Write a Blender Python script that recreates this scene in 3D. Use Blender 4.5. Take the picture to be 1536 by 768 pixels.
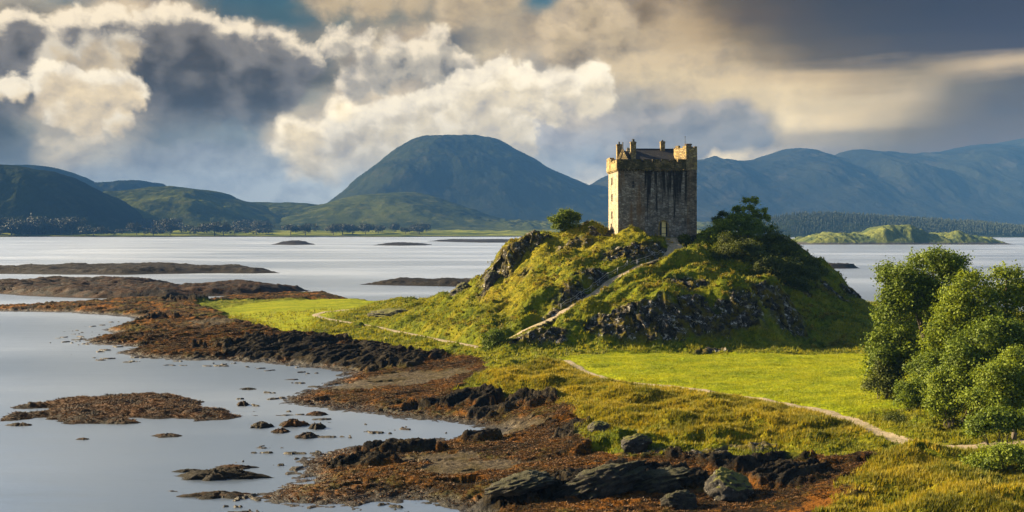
import bpy, bmesh, math, random
import numpy as np
from mathutils import Vector, Matrix

R = math.radians
SC = bpy.context.scene
COL = SC.collection
for o in list(bpy.data.objects):
    bpy.data.objects.remove(o)

# ------------------------------------------------------------------ camera
CAM_H, FPX, HOR = 26.0, 1640.0, 340.0          # height (m), focal length and horizon in 1536-px units
cam_d = bpy.data.cameras.new('camera')
cam = bpy.data.objects.new('camera', cam_d); COL.objects.link(cam)
cam.location = (0, 0, CAM_H); cam.rotation_euler = (R(90), 0, 0)
cam_d.sensor_width = 36; cam_d.lens = FPX / 1536 * 36
cam_d.shift_y = -(384 - HOR) / 1536
cam_d.clip_start = 0.5; cam_d.clip_end = 40000
SC.camera = cam
SC.render.resolution_x, SC.render.resolution_y = 1024, 512

# ------------------------------------------------------------------ exposure / colour
SC.view_settings.view_transform = 'Standard'
SC.view_settings.look = 'None'
SC.view_settings.gamma = 1
SC.view_settings.use_curve_mapping = False
EXPO = 2.35
SC.view_settings.exposure = EXPO
SC.render.engine = 'CYCLES'
SC.cycles.use_denoising = True
SC.cycles.max_bounces = 6
SC.cycles.diffuse_bounces = 2
SC.cycles.glossy_bounces = 2
SC.cycles.transmission_bounces = 3
SC.cycles.transparent_max_bounces = 4
SC.cycles.volume_bounces = 0
SC.cycles.caustics_reflective = False
SC.cycles.caustics_refractive = False
SC.cycles.sample_clamp_indirect = 4

# ------------------------------------------------------------------ sun
SUN = Vector((-0.87, 0.29, 0.38)).normalized()
sd = bpy.data.lights.new('sun', 'SUN'); sd.energy = 5.0; sd.angle = R(0.6); sd.color = (1.0, 0.79, 0.48)
sun = bpy.data.objects.new('sun', sd); COL.objects.link(sun)
sun.rotation_euler = (-SUN).to_track_quat('-Z', 'Y').to_euler()
sun.location = (-100, 0, 100)

# ------------------------------------------------------------------ node helpers
class NT:
    def __init__(s, tree): s.t = tree; s.n = tree.nodes; s.l = tree.links
    def node(s, typ, **kw):
        nd = s.n.new(typ)
        for k, v in kw.items(): setattr(nd, k, v)
        return nd
    def put(s, sock, v):
        if v is None: return
        if isinstance(v, bpy.types.NodeSocket): s.l.new(v, sock)
        else:
            if isinstance(v, (tuple, list)) and sock.type == 'RGBA' and len(v) == 3: v = (*v, 1)
            sock.default_value = v
    def math(s, op, a, b=None, c=None, clamp=False):
        nd = s.node('ShaderNodeMath', operation=op, use_clamp=clamp)
        for i, v in enumerate((a, b, c)): s.put(nd.inputs[i], v) if v is not None else None
        return nd.outputs[0]
    def vmath(s, op, a, b=None):
        nd = s.node('ShaderNodeVectorMath', operation=op)
        s.put(nd.inputs[0], a)
        if b is not None: s.put(nd.inputs[3] if op == 'SCALE' else nd.inputs[1], b)
        return nd.outputs[0]
    def comb(s, x, y, z):
        nd = s.node('ShaderNodeCombineXYZ')
        for i, v in enumerate((x, y, z)): s.put(nd.inputs[i], v)
        return nd.outputs[0]
    def sep(s, v):
        nd = s.node('ShaderNodeSeparateXYZ'); s.put(nd.inputs[0], v); return nd.outputs
    def mix(s, f, a, b, mode='MIX'):
        nd = s.node('ShaderNodeMix', data_type='RGBA', blend_type=mode)
        s.put(nd.inputs[0], f); s.put(nd.inputs[6], a); s.put(nd.inputs[7], b)
        return nd.outputs[2]
    def noise(s, vec, scale, detail=4, rough=0.55, out=0, lac=2.0, dist=0.0):
        nd = s.node('ShaderNodeTexNoise')
        s.put(nd.inputs['Vector'], vec); s.put(nd.inputs['Scale'], scale)
        nd.inputs['Detail'].default_value = detail; nd.inputs['Roughness'].default_value = rough
        nd.inputs['Lacunarity'].default_value = lac; nd.inputs['Distortion'].default_value = dist
        return nd.outputs[out]
    def voro(s, vec, scale, feature='F1', out='Color', rnd=1.0):
        nd = s.node('ShaderNodeTexVoronoi', feature=feature)
        s.put(nd.inputs['Vector'], vec); s.put(nd.inputs['Scale'], scale)
        nd.inputs['Randomness'].default_value = rnd
        return nd.outputs[out]
    def ss(s, v, a, b, c=0.0, d=1.0):
        nd = s.node('ShaderNodeMapRange', interpolation_type='SMOOTHSTEP')
        s.put(nd.inputs[0], v); s.put(nd.inputs[1], a); s.put(nd.inputs[2], b); s.put(nd.inputs[3], c); s.put(nd.inputs[4], d)
        return nd.outputs[0]
    def ramp(s, f, stops, interp='LINEAR'):
        nd = s.node('ShaderNodeValToRGB'); cr = nd.color_ramp; cr.interpolation = interp
        while len(cr.elements) > 1: cr.elements.remove(cr.elements[-1])
        for i, (p, c) in enumerate(stops):
            e = cr.elements[0] if i == 0 else cr.elements.new(p)
            e.position = p; e.color = c if len(c) == 4 else (*c, 1)
        s.put(nd.inputs[0], f)
        return nd.outputs[0]
    def bump(s, h, strength, dist, normal=None):
        nd = s.node('ShaderNodeBump')
        nd.inputs['Strength'].default_value = strength; nd.inputs['Distance'].default_value = dist
        s.put(nd.inputs['Height'], h)
        if normal is not None: s.l.new(normal, nd.inputs['Normal'])
        return nd.outputs[0]
    def objco(s): return s.node('ShaderNodeTexCoord').outputs['Object']
    def pos(s): return s.node('ShaderNodeNewGeometry').outputs['Position']
    def attr(s, name, out='Color'):
        return s.node('ShaderNodeAttribute', attribute_name=name).outputs[out]

def lin(c):
    return tuple(((v/255)/12.92 if v/255 <= 0.04045 else ((v/255+0.055)/1.055)**2.4) for v in c)

HAZE_D = 1.05e-4
HAZE_C = (0.075, 0.205, 0.46)
HAZE_TOP = 650.0
HAZE_L = (0.060, 0.165, 0.320)         # what a deep column of this air shows (display-linear), for the sky seen through it
def through_air(c, T):
    sc_ = max(1.0, max(0.90*(1-T)*h/v for v, h in zip(c, HAZE_L)))
    r = [max(0.0015, (v*sc_-(1-T)*h)/T) for v, h in zip(c, HAZE_L)]
    return tuple(q*KS for q in r)
# ------------------------------------------------------------------ world: Nishita sky behind banks of cumulus
world = bpy.data.worlds.new('World'); SC.world = world; world.use_nodes = True
w = NT(world.node_tree); w.n.clear()
sky = w.node('ShaderNodeTexSky', sky_type='NISHITA', sun_disc=False)
sky.sun_elevation = math.asin(SUN.z); sky.sun_rotation = math.atan2(SUN.x, SUN.y)
sky.air_density = 1.0; sky.dust_density = 1.5
WSTR = 0.10
KS = 1.0 / (2**EXPO) / WSTR
SKYROWS = [
 (-190, [(-300,(236,241,247)),(350,(236,241,247)),(560,(234,236,238)),(760,(205,207,210)),(950,(190,194,200)),(1100,(170,176,186)),(1300,(160,168,180)),(1836,(160,168,180))]),  # unseen bright cloud above the view, added to lift the water reflections
 (-60, [(-300,(224,230,238)),(350,(224,230,238)),(560,(224,224,224)),(760,(206,203,198)),(950,(180,177,174)),(1100,(140,142,148)),(1300,(112,118,128)),(1836,(112,118,128))]),
 (0,  [(-300,(78,110,130)),(60,(70,108,128)),(250,(66,104,124)),(440,(66,104,124)),(470,(150,145,130)),(540,(186,168,142)),(620,(160,150,135)),(700,(188,170,144)),(770,(172,160,140)),(795,(80,118,135)),(822,(80,116,134)),(850,(170,155,135)),(900,(185,166,140)),(980,(150,132,112)),(1060,(112,100,88)),(1150,(66,64,64)),(1250,(36,40,48)),(1400,(26,31,42)),(1836,(26,30,40))]),
 (32, [(-300,(150,145,138)),(0,(110,125,132)),(50,(175,165,150)),(110,(150,150,145)),(135,(120,130,135)),(185,(205,188,165)),(225,(208,190,165)),(255,(165,150,138)),(290,(200,182,158)),(325,(120,122,122)),(350,(80,105,120)),(440,(72,104,120)),(480,(92,112,122)),(530,(110,122,126)),(570,(120,128,128)),(640,(150,145,134)),(720,(185,170,148)),(790,(165,152,135)),(840,(190,172,148)),(900,(188,168,142)),(960,(130,114,98)),(1000,(186,164,135)),(1060,(140,122,102)),(1120,(88,80,74)),(1230,(46,48,54)),(1380,(27,32,42)),(1836,(27,31,42))]),
 (62, [(-300,(100,105,112)),(0,(100,104,110)),(50,(85,90,98)),(95,(110,110,112)),(130,(196,178,155)),(180,(200,182,158)),(220,(140,130,122)),(290,(78,82,92)),(340,(92,92,98)),(375,(200,182,158)),(430,(190,172,150)),(460,(120,124,126)),(520,(165,156,142)),(570,(170,160,145)),(620,(205,186,160)),(650,(200,182,158)),(672,(105,110,118)),(720,(165,155,140)),(790,(185,168,145)),(860,(184,166,142)),(930,(150,135,116)),(970,(190,170,142)),(1040,(176,154,126)),(1100,(130,116,100)),(1180,(72,70,70)),(1300,(36,40,48)),(1430,(28,32,42)),(1836,(30,34,44))]),
 (95, [(-300,(92,98,106)),(0,(78,85,95)),(55,(80,86,96)),(82,(190,175,155)),(130,(212,194,168)),(180,(180,168,152)),(215,(110,112,118)),(290,(70,77,90)),(380,(64,73,88)),(450,(72,82,96)),(490,(110,116,122)),(540,(170,160,148)),(580,(205,188,164)),(620,(190,175,155)),(655,(98,104,116)),(690,(105,112,122)),(728,(205,190,165)),(765,(210,194,170)),(805,(170,162,152)),(860,(172,162,148)),(905,(205,186,158)),(985,(206,186,156)),(1060,(196,175,145)),(1130,(150,134,114)),(1210,(90,85,80)),(1330,(46,48,54)),(1480,(34,37,46)),(1836,(40,44,52))]),
 (122,[(-300,(105,112,120)),(0,(110,115,120)),(45,(90,96,105)),(80,(120,122,124)),(115,(215,198,172)),(175,(200,186,164)),(215,(150,145,140)),(250,(95,100,108)),(330,(68,78,92)),(440,(78,88,102)),(490,(100,108,116)),(530,(190,178,160)),(580,(204,188,166)),(620,(170,162,152)),(655,(125,130,138)),(690,(215,200,176)),(740,(222,206,180)),(790,(186,176,162)),(840,(160,156,152)),(890,(200,184,160)),(980,(208,190,160)),(1060,(210,190,158)),(1150,(206,184,152)),(1250,(190,168,138)),(1350,(150,136,118)),(1450,(196,174,146)),(1536,(188,168,142)),(1836,(120,116,112))]),
 (150,[(-300,(110,118,128)),(0,(150,150,150)),(25,(170,166,158)),(50,(200,188,168)),(90,(228,210,182)),(150,(222,205,178)),(210,(232,214,186)),(235,(220,204,180)),(255,(105,112,122)),(330,(84,96,110)),(430,(96,108,120)),(470,(150,152,150)),(510,(196,184,168)),(560,(206,192,172)),(610,(204,192,176)),(680,(218,204,182)),(750,(210,198,182)),(820,(176,172,168)),(890,(190,180,166)),(950,(160,158,156)),(1020,(190,176,156)),(1080,(214,196,164)),(1160,(222,202,168)),(1250,(214,194,160)),(1340,(192,174,148)),(1400,(120,116,114)),(1480,(92,94,100)),(1836,(80,84,92))]),
 (180,[(-300,(80,98,116)),(0,(92,106,120)),(40,(80,98,116)),(70,(150,150,150)),(110,(205,192,172)),(170,(212,198,176)),(210,(190,180,168)),(245,(120,128,136)),(300,(104,118,134)),(400,(116,130,144)),(435,(170,166,158)),(480,(190,182,170)),(520,(212,200,180)),(560,(204,194,178)),(640,(200,192,182)),(720,(196,190,184)),(800,(176,174,176)),(870,(196,188,178)),(920,(164,164,168)),(1000,(146,150,158)),(1100,(150,150,154)),(1145,(170,164,156)),(1165,(236,216,180)),(1240,(226,204,168)),(1320,(186,170,146)),(1390,(120,116,116)),(1450,(86,90,98)),(1836,(78,82,92))]),
 (210,[(-300,(72,94,116)),(0,(72,94,116)),(60,(84,104,124)),(90,(130,140,148)),(120,(168,166,162)),(180,(176,174,170)),(215,(150,154,158)),(260,(116,132,148)),(380,(122,140,156)),(425,(190,182,170)),(455,(208,196,178)),(500,(186,180,172)),(550,(196,190,180)),(620,(180,180,180)),(700,(176,178,184)),(800,(168,172,180)),(900,(158,164,174)),(1000,(144,152,164)),(1100,(146,150,158)),(1180,(172,164,154)),(1260,(150,146,142)),(1340,(120,118,120)),(1420,(96,100,108)),(1836,(84,88,98))]),
 (240,[(-300,(84,106,130)),(0,(86,108,130)),(80,(112,130,148)),(130,(190,186,178)),(165,(172,174,174)),(220,(136,150,166)),(320,(138,154,172)),(420,(150,164,178)),(465,(224,212,190)),(490,(206,200,188)),(540,(180,182,184)),(620,(160,170,180)),(820,(150,162,176)),(900,(140,156,174)),(1030,(190,182,174)),(1075,(236,218,188)),(1120,(214,202,182)),(1180,(150,152,160)),(1300,(112,118,130)),(1420,(100,106,118)),(1836,(88,94,106))]),
 (285,[(-300,(120,140,160)),(0,(130,148,166)),(200,(146,164,182)),(400,(158,174,190)),(520,(170,184,196)),(700,(160,174,188)),(860,(170,180,190)),(890,(214,208,198)),(930,(170,180,190)),(1080,(180,184,190)),(1300,(130,144,162)),(1836,(110,124,144))]),
 (345,[(-300,(140,158,176)),(600,(160,176,192)),(1000,(160,172,188)),(1836,(130,146,166))]),
]
tc = w.node('ShaderNodeTexCoord').outputs['Generated']
dx, dy, dz = w.sep(tc)
az = w.math('ARCTAN2', dx, dy)
el = w.math('ARCSINE', dz)
U = w.math('MULTIPLY_ADD', az, FPX/100, 7.68)            # azimuth and elevation in a convenient angular unit
V = w.math('MULTIPLY_ADD', el, -FPX/100, HOR/100)
P = w.comb(U, w.math('MULTIPLY', V, 1.35), 0.0)
calm = w.math('MULTIPLY', w.ss(U, 10.4, 12.6), w.ss(V, 2.6, 1.9))       # smooth wind-drawn sheet on the right
def cloud_noise(vec, off):
    v = w.vmath('ADD', vec, off)
    nz = w.noise(v, 0.95, 9, 0.56, out=1, dist=0.3)
    return nz
n1 = w.vmath('SUBTRACT', cloud_noise(P, (3.1, 7.7, 0.4)), (0.5, 0.5, 0.5))
n2 = w.vmath('SUBTRACT', w.noise(P, 3.2, 7, 0.6, out=1), (0.5, 0.5, 0.5))
warp = w.vmath('ADD', w.vmath('SCALE', n1, 0.75), w.vmath('SCALE', n2, 0.34))
warp = w.vmath('SCALE', warp, w.math('MULTIPLY_ADD', calm, -0.72, 1.0))
wx, wy, _ = w.sep(warp)
stx = w.math('MULTIPLY', calm, 1.4)
streak = w.math('SUBTRACT', w.noise(w.comb(w.math('MULTIPLY', U, 0.22), w.math('MULTIPLY', V, 1.6), 2.0), 1.0, 5, 0.5), 0.5)
Uw = w.math('ADD', U, wx)
Vw = w.math('ADD', w.math('ADD', V, w.math('MULTIPLY', wy, 0.62)), w.math('MULTIPLY', w.math('MULTIPLY', streak, calm), 0.9))
Un = w.math('DIVIDE', w.math('ADD', Uw, 3.0), 21.36, clamp=True)
colr = None; pv = None
for v0, stops in SKYROWS:
    e_ = max(0.012, (HOR-v0)/FPX)
    T_air = math.exp(-HAZE_D*min(14200, (HAZE_TOP-CAM_H)/e_))
    st = [(min(1, max(0, (px+300)/2136)), through_air(lin(rgb), T_air)) for px, rgb in stops]
    rcol = w.ramp(Un, st, 'LINEAR')
    if colr is None: colr = rcol
    else: colr = w.mix(w.ss(Vw, pv/100, v0/100), colr, rcol)
    pv = v0
# relief on the cloud towers: brighter where the bank thickens away from the light
def relief(scale, off, d):
    a = w.noise(w.vmath('ADD', w.comb(w.math('ADD', U, w.math('MULTIPLY', wx, 0.5)), w.math('MULTIPLY', w.math('ADD', V, w.math('MULTIPLY', wy, 0.5)), 1.35), 0.0), off), scale, 8, 0.55)
    b = w.noise(w.vmath('ADD', w.comb(w.math('ADD', U, w.math('MULTIPLY', wx, 0.5)), w.math('MULTIPLY', w.math('ADD', V, w.math('MULTIPLY', wy, 0.5)), 1.35), 0.0), (off[0]-d, off[1]-d*1.1, off[2])), scale, 8, 0.55)
    return w.math('SUBTRACT', a, b)
rel = w.math('ADD', w.math('MULTIPLY', relief(1.5, (11, 4, 2), 0.13), 3.0), w.math('MULTIPLY', relief(0.7, (1, 9, 5), 0.25), 1.3))
lum = w.node('ShaderNodeRGBToBW'); w.put(lum.inputs[0], colr)
puff = w.math('MULTIPLY', w.ss(lum.outputs[0], 0.10*KS, 0.42*KS, 0.35, 1.0), w.math('MULTIPLY_ADD', calm, -0.8, 1.0))
gain = w.math('MAXIMUM', w.math('MULTIPLY_ADD', w.math('MULTIPLY', rel, puff), 1.0, 1.0), 0.45)
gain = w.math('MINIMUM', gain, 1.45)
# towers of cumulus: each bank is a cluster of swelling domes with a lit rim and a shaded body
def billow(pt):
    nd = w.node('ShaderNodeTexVoronoi', feature='SMOOTH_F1'); w.put(nd.inputs['Vector'], pt)
    nd.inputs['Scale'].default_value = 2.0; nd.inputs['Detail'].default_value = 4.0; nd.inputs['Roughness'].default_value = 0.62
    nd.inputs['Smoothness'].default_value = 0.45; nd.normalize = True
    return w.math('SUBTRACT', 0.36, nd.outputs['Distance'])
Pb = w.comb(w.math('MULTIPLY_ADD', w.math('SUBTRACT', w.noise(w.vmath('ADD', P, (7, 1, 3)), 1.8, 8, 0.55), 0.5), 0.30, U),
            w.math('MULTIPLY_ADD', w.math('SUBTRACT', w.noise(w.vmath('ADD', P, (2, 8, 6)), 1.8, 8, 0.55), 0.5), 0.26, V), 0.0)
Pl = w.vmath('ADD', Pb, (-0.11, -0.19, 0))
B1, B2 = billow(Pb), billow(Pl)
def bank(col_in, circles, rim, body, core, depth, soft=0.10, fade=None, rough_=0.72, op=1.0, lift=0.22):
    def field(pt):
        f = None
        for cx, cy, r_ in circles:
            d = w.node('ShaderNodeVectorMath', operation='DISTANCE'); w.put(d.inputs[0], pt); d.inputs[1].default_value = (cx/100, cy/100, 0)
            k = w.math('SUBTRACT', r_/100, d.outputs['Value'])
            f = k if f is None else w.math('SMOOTH_MAX', f, k, 0.07)
        return f
    f = field(Pb); f2 = field(Pl)
    fr_ = w.math('MULTIPLY_ADD', B1, rough_, f)
    a_ = w.ss(fr_, -soft*0.4, soft)
    lit_ = w.math('MULTIPLY', w.math('SUBTRACT', fr_, w.math('MULTIPLY_ADD', B2, rough_, f2)), 1.0/0.22)
    if fade: a_ = w.math('MULTIPLY', a_, w.ss(V, fade[1]/100, fade[0]/100))
    if op != 1: a_ = w.math('MULTIPLY', a_, op)
    dep = w.math('DIVIDE', fr_, depth/100, clamp=True)
    lit_ = w.math('MULTIPLY', lit_, w.math('MULTIPLY_ADD', dep, -0.8, 1.0))
    dd = w.math('MULTIPLY_ADD', lit_, -0.34, w.math('MULTIPLY_ADD', rel, -lift, w.math('MULTIPLY_ADD', dep, 0.62, 0.16)))
    dd = w.math('MAXIMUM', w.math('MINIMUM', dd, 1.0), 0.0)
    def cc(c): return tuple(v*KS for v in c)
    e_ = max(0.012, (HOR-sum(q[1] for q in circles)/len(circles))/FPX); T_ = math.exp(-HAZE_D*min(14200, (HAZE_TOP-CAM_H)/e_))
    adj = lambda rgb: through_air(lin(rgb), T_)
    cr_ = w.ramp(dd, [(0, adj(rim)), (0.10, adj(rim)), (0.42, adj(body)), (0.85, adj(core))], 'EASE')
    return w.mix(a_, col_in, cr_)
CREAM, LIT, MID, SLATE = (232, 223, 206), (212, 203, 188), (160, 156, 152), (74, 83, 97)
colr = bank(colr, [(495,2,34),(555,4,34),(615,0,30),(690,8,40),(745,0,30)], (196,178,152), (186,168,142), (176,160,138), 60, 0.2)
colr = bank(colr, [(20,92,48),(68,82,40),(110,100,36),(150,90,46),(200,78,46),(252,68,46),(305,76,46),(362,72,34),(415,80,34),(452,104,34),(300,130,80),(285,112,52),(345,118,52),(390,130,66),(230,120,60),(60,140,50)], (232,219,198), (126,127,132), SLATE, 50, 0.09, (150, 225), 0.70, 1.0, 0.15)
colr = bank(colr, [(168,98,30),(140,122,28),(186,124,32),(118,100,20),(205,88,22),(160,140,34)], LIT, (206,190,166), (168,160,150), 40, 0.12, None, 0.6, 0.9)
colr = bank(colr, [(655,62,19),(630,78,24),(600,96,32),(566,112,30),(534,128,28),(662,98,34),(694,104,28),(512,74,22),(545,78,22)], (232,219,198), (184,177,166), (104,110,120), 42, 0.10, (140, 190))
colr = bank(colr, [(746,128,40),(704,142,36),(668,158,30),(628,170,32),(784,132,34),(836,144,40),(584,184,34),(544,196,30),(505,214,30),(886,136,40),(650,215,60),(740,200,66),(560,240,50)], CREAM, (212,202,184), (176, 174, 176), 75, 0.08, (205, 290))
colr = bank(colr, [(440,196,20),(424,222,14),(456,238,19),(476,252,21),(498,262,16),(514,166,18),(470,205,22),(448,262,12)], CREAM, (210,200,182), (190,186,180), 36, 0.14, None, 0.5, 0.9)
colr = bank(colr, [(14,166,10),(42,160,14),(72,150,20),(102,146,24),(140,150,28),(176,150,27),(206,148,24),(226,156,14),(150,184,30),(190,186,26),(120,176,24),(168,206,20)], CREAM, (222,206,180), (172, 168, 164), 46, 0.08, (205, 250))
colr = bank(colr, [(100,222,12),(122,232,14),(146,240,18),(160,222,16)], (196,190,180), (176,176,174), (160,164,168), 30, 0.2, None, 0.6, 0.75)
colr = bank(colr, [(852,62,46),(880,24,40),(918,50,44),(830,80,26)], (206,186,158), (186,168,142), (140,126,110), 70, 0.14, (95, 140), 0.5, 0.9)
colr = bank(colr, [(1032,200,44),(1092,192,42),(1124,196,24),(980,214,46),(1140,214,16)], (160,160,164), (140,146,156), (136,144,156), 40, 0.12, (235, 275), 0.4, 0.9)
lum = w.node('ShaderNodeRGBToBW'); w.put(lum.inputs[0], colr)
puff = w.math('MULTIPLY', w.ss(lum.outputs[0], 0.10*KS, 0.42*KS, 0.30, 0.8), w.math('MULTIPLY_ADD', calm, -0.8, 1.0))
gain = w.math('MAXIMUM', w.math('MULTIPLY_ADD', w.math('MULTIPLY', rel, puff), 0.48, w.math('MULTIPLY_ADD', w.math('MULTIPLY', w.math('SUBTRACT', B1, B2), puff), 0.75, 1.0)), 0.5)
gain = w.math('MINIMUM', gain, 1.10)
clouds = w.vmath('MULTIPLY', colr, w.comb(gain, gain, w.math('MULTIPLY_ADD', w.math('SUBTRACT', gain, 1.0), 0.86, 1.0)))
# away from the banks (overhead, behind) broken grey cloud over the clear sky
ov = w.noise(tc, 2.2, 6, 0.55)
over = w.mix(w.ss(ov, 0.35, 0.62), sky.outputs[0], tuple(c*KS for c in lin((118, 128, 143))))
front = w.math('MULTIPLY', w.ss(w.math('ABSOLUTE', az), 0.95, 0.55), w.ss(V, -3.2, -0.9))
below = w.ss(el, -0.10, -0.02)
fin = w.mix(front, over, clouds)
bg = w.node('ShaderNodeBackground'); w.put(bg.inputs[0], fin); bg.inputs[1].default_value = WSTR
wo = w.node('ShaderNodeOutputWorld'); w.l.new(bg.outputs[0], wo.inputs[0])
world.cycles.sampling_method = 'MANUAL'; world.cycles.sample_map_resolution = 512

# ------------------------------------------------------------------ small libraries
rng = np.random.default_rng(11)
random.seed(5)
_perm = np.random.default_rng(3).permutation(256).astype(np.int64)
_ang = np.random.default_rng(4).random(256) * 2 * math.pi
_gx, _gy = np.cos(_ang), np.sin(_ang)
def perlin(x, y, seed=0):
    x = np.asarray(x, float) + seed*17.31; y = np.asarray(y, float) + seed*9.77
    xi = np.floor(x).astype(np.int64); yi = np.floor(y).astype(np.int64)
    xf = x - xi; yf = y - yi
    u = xf*xf*xf*(xf*(xf*6-15)+10); v = yf*yf*yf*(yf*(yf*6-15)+10)
    def g(ix, iy, fx, fy):
        h = _perm[(_perm[ix & 255] + iy) & 255]
        return _gx[h]*fx + _gy[h]*fy
    a = g(xi, yi, xf, yf); b = g(xi+1, yi, xf-1, yf); c = g(xi, yi+1, xf, yf-1); d = g(xi+1, yi+1, xf-1, yf-1)
    return ((a*(1-u)+b*u)*(1-v) + (c*(1-u)+d*u)*v) * 1.5
def fbm(x, y, octv=4, gain=0.5, seed=0):
    s = 0; a = 1.0; f = 1.0
    for i in range(octv):
        s = s + a*perlin(x*f, y*f, seed+i*3); a *= gain; f *= 2.03
    return s
def ridged(x, y, octv=4, gain=0.5, seed=0):
    s = 0; a = 1.0; f = 1.0
    for i in range(octv):
        s = s + a*(1-2*np.abs(perlin(x*f, y*f, seed+i*3))); a *= gain; f *= 2.07
    return s
def sstep(x, a, b):
    t = np.clip((x-a)/(b-a), 0, 1); return t*t*(3-2*t)
def sdf(poly, x, y):
    """signed distance to a polygon, positive inside"""
    poly = np.array([q[:2] for q in poly], float)
    d = np.full(x.shape, 1e18); ins = np.zeros(x.shape, bool)
    n = len(poly)
    for i in range(n):
        ax, ay = poly[i]; bx, by = poly[(i+1) % n]
        ex, ey = bx-ax, by-ay
        wx_, wy_ = x-ax, y-ay
        t = np.clip((wx_*ex+wy_*ey)/max(ex*ex+ey*ey, 1e-9), 0, 1)
        d = np.minimum(d, (wx_-t*ex)**2+(wy_-t*ey)**2)
        if ay != by:
            c = (ay > y) != (by > y)
            ins ^= c & (x < ex*(y-ay)/ey+ax)
    return np.where(ins, 1, -1)*np.sqrt(d)
def polydist(line, x, y):
    """distance to a polyline and the interpolated height of its nearest point"""
    line = np.asarray(line, float)
    d = np.full(x.shape, 1e18); z = np.zeros(x.shape)
    for i in range(len(line)-1):
        a, b = line[i], line[i+1]
        e = b[:2]-a[:2]
        t = np.clip(((x-a[0])*e[0]+(y-a[1])*e[1])/(e@e), 0, 1)
        dd = (x-a[0]-t*e[0])**2+(y-a[1]-t*e[1])**2
        m = dd < d
        d = np.where(m, dd, d); z = np.where(m, a[2]+t*(b[2]-a[2]), z)
    return np.sqrt(d), z
def W(px, py, z):                                # photo bearing + known height -> plan position
    Y = (CAM_H-z)*FPX/(py-HOR); return ((px-768)/FPX*Y, Y, z)
def D(px, py, Y):                                # photo bearing + known distance -> point
    return ((px-768)/FPX*Y, Y, CAM_H-(py-HOR)/FPX*Y)
def catmull(pts, n):
    pts = np.asarray(pts, float); P_ = np.vstack([2*pts[0]-pts[1], pts, 2*pts[-1]-pts[-2]])
    out = []
    for i in range(1, len(P_)-2):
        for t in np.linspace(0, 1, n, endpoint=False):
            p0, p1, p2, p3 = P_[i-1:i+3]
            out.append(0.5*((2*p1)+(-p0+p2)*t+(2*p0-5*p1+4*p2-p3)*t*t+(-p0+3*p1-3*p2+p3)*t**3))
    out.append(pts[-1]); return np.array(out)

def link(name, me, mat=None, parent=None):
    o = bpy.data.objects.new(name, me); COL.objects.link(o)
    if mat: me.materials.append(mat)
    if parent: o.parent = parent
    return o
def npmesh(name, verts, faces, smooth=True):
    verts = np.asarray(verts, np.float32); faces = np.asarray(faces, np.int32)
    me = bpy.data.meshes.new(name)
    me.vertices.add(len(verts)); me.vertices.foreach_set('co', verts.ravel())
    k = faces.shape[1]; m = len(faces)
    me.loops.add(m*k); me.loops.foreach_set('vertex_index', faces.ravel())
    me.polygons.add(m)
    me.polygons.foreach_set('loop_start', np.arange(0, m*k, k, dtype=np.int32))
    me.polygons.foreach_set('loop_total', np.full(m, k, np.int32))
    me.polygons.foreach_set('use_smooth', np.full(m, smooth, bool))
    me.update(calc_edges=True); me.validate()
    return me
def vcol(me, name, arr):
    a = me.attributes.new(name, 'FLOAT_COLOR', 'POINT')
    a.data.foreach_set('color', np.asarray(arr, np.float32).ravel())
def gridfaces(nr, nc):
    i = np.arange(nr*nc).reshape(nr, nc)
    return np.stack([i[:-1, :-1], i[:-1, 1:], i[1:, 1:], i[1:, :-1]], -1).reshape(-1, 4)
def tag(o, label=None, cat=None, group=None, kind=None):
    if label: o['label'] = label
    if cat: o['category'] = cat
    if group: o['group'] = group
    if kind: o['kind'] = kind
    return o
def empty(name, loc, rz=0):
    o = bpy.data.objects.new(name, None); COL.objects.link(o); o.location = loc; o.rotation_euler = (0, 0, rz)
    o.empty_display_size = 0.3
    return o
def mat(name):
    m = bpy.data.materials.new(name); m.use_nodes = True
    t = NT(m.node_tree); b = t.n['Principled BSDF']
    b.inputs['Specular IOR Level'].default_value = 0.25; b.inputs['Roughness'].default_value = 0.85
    return m, t, b

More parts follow.
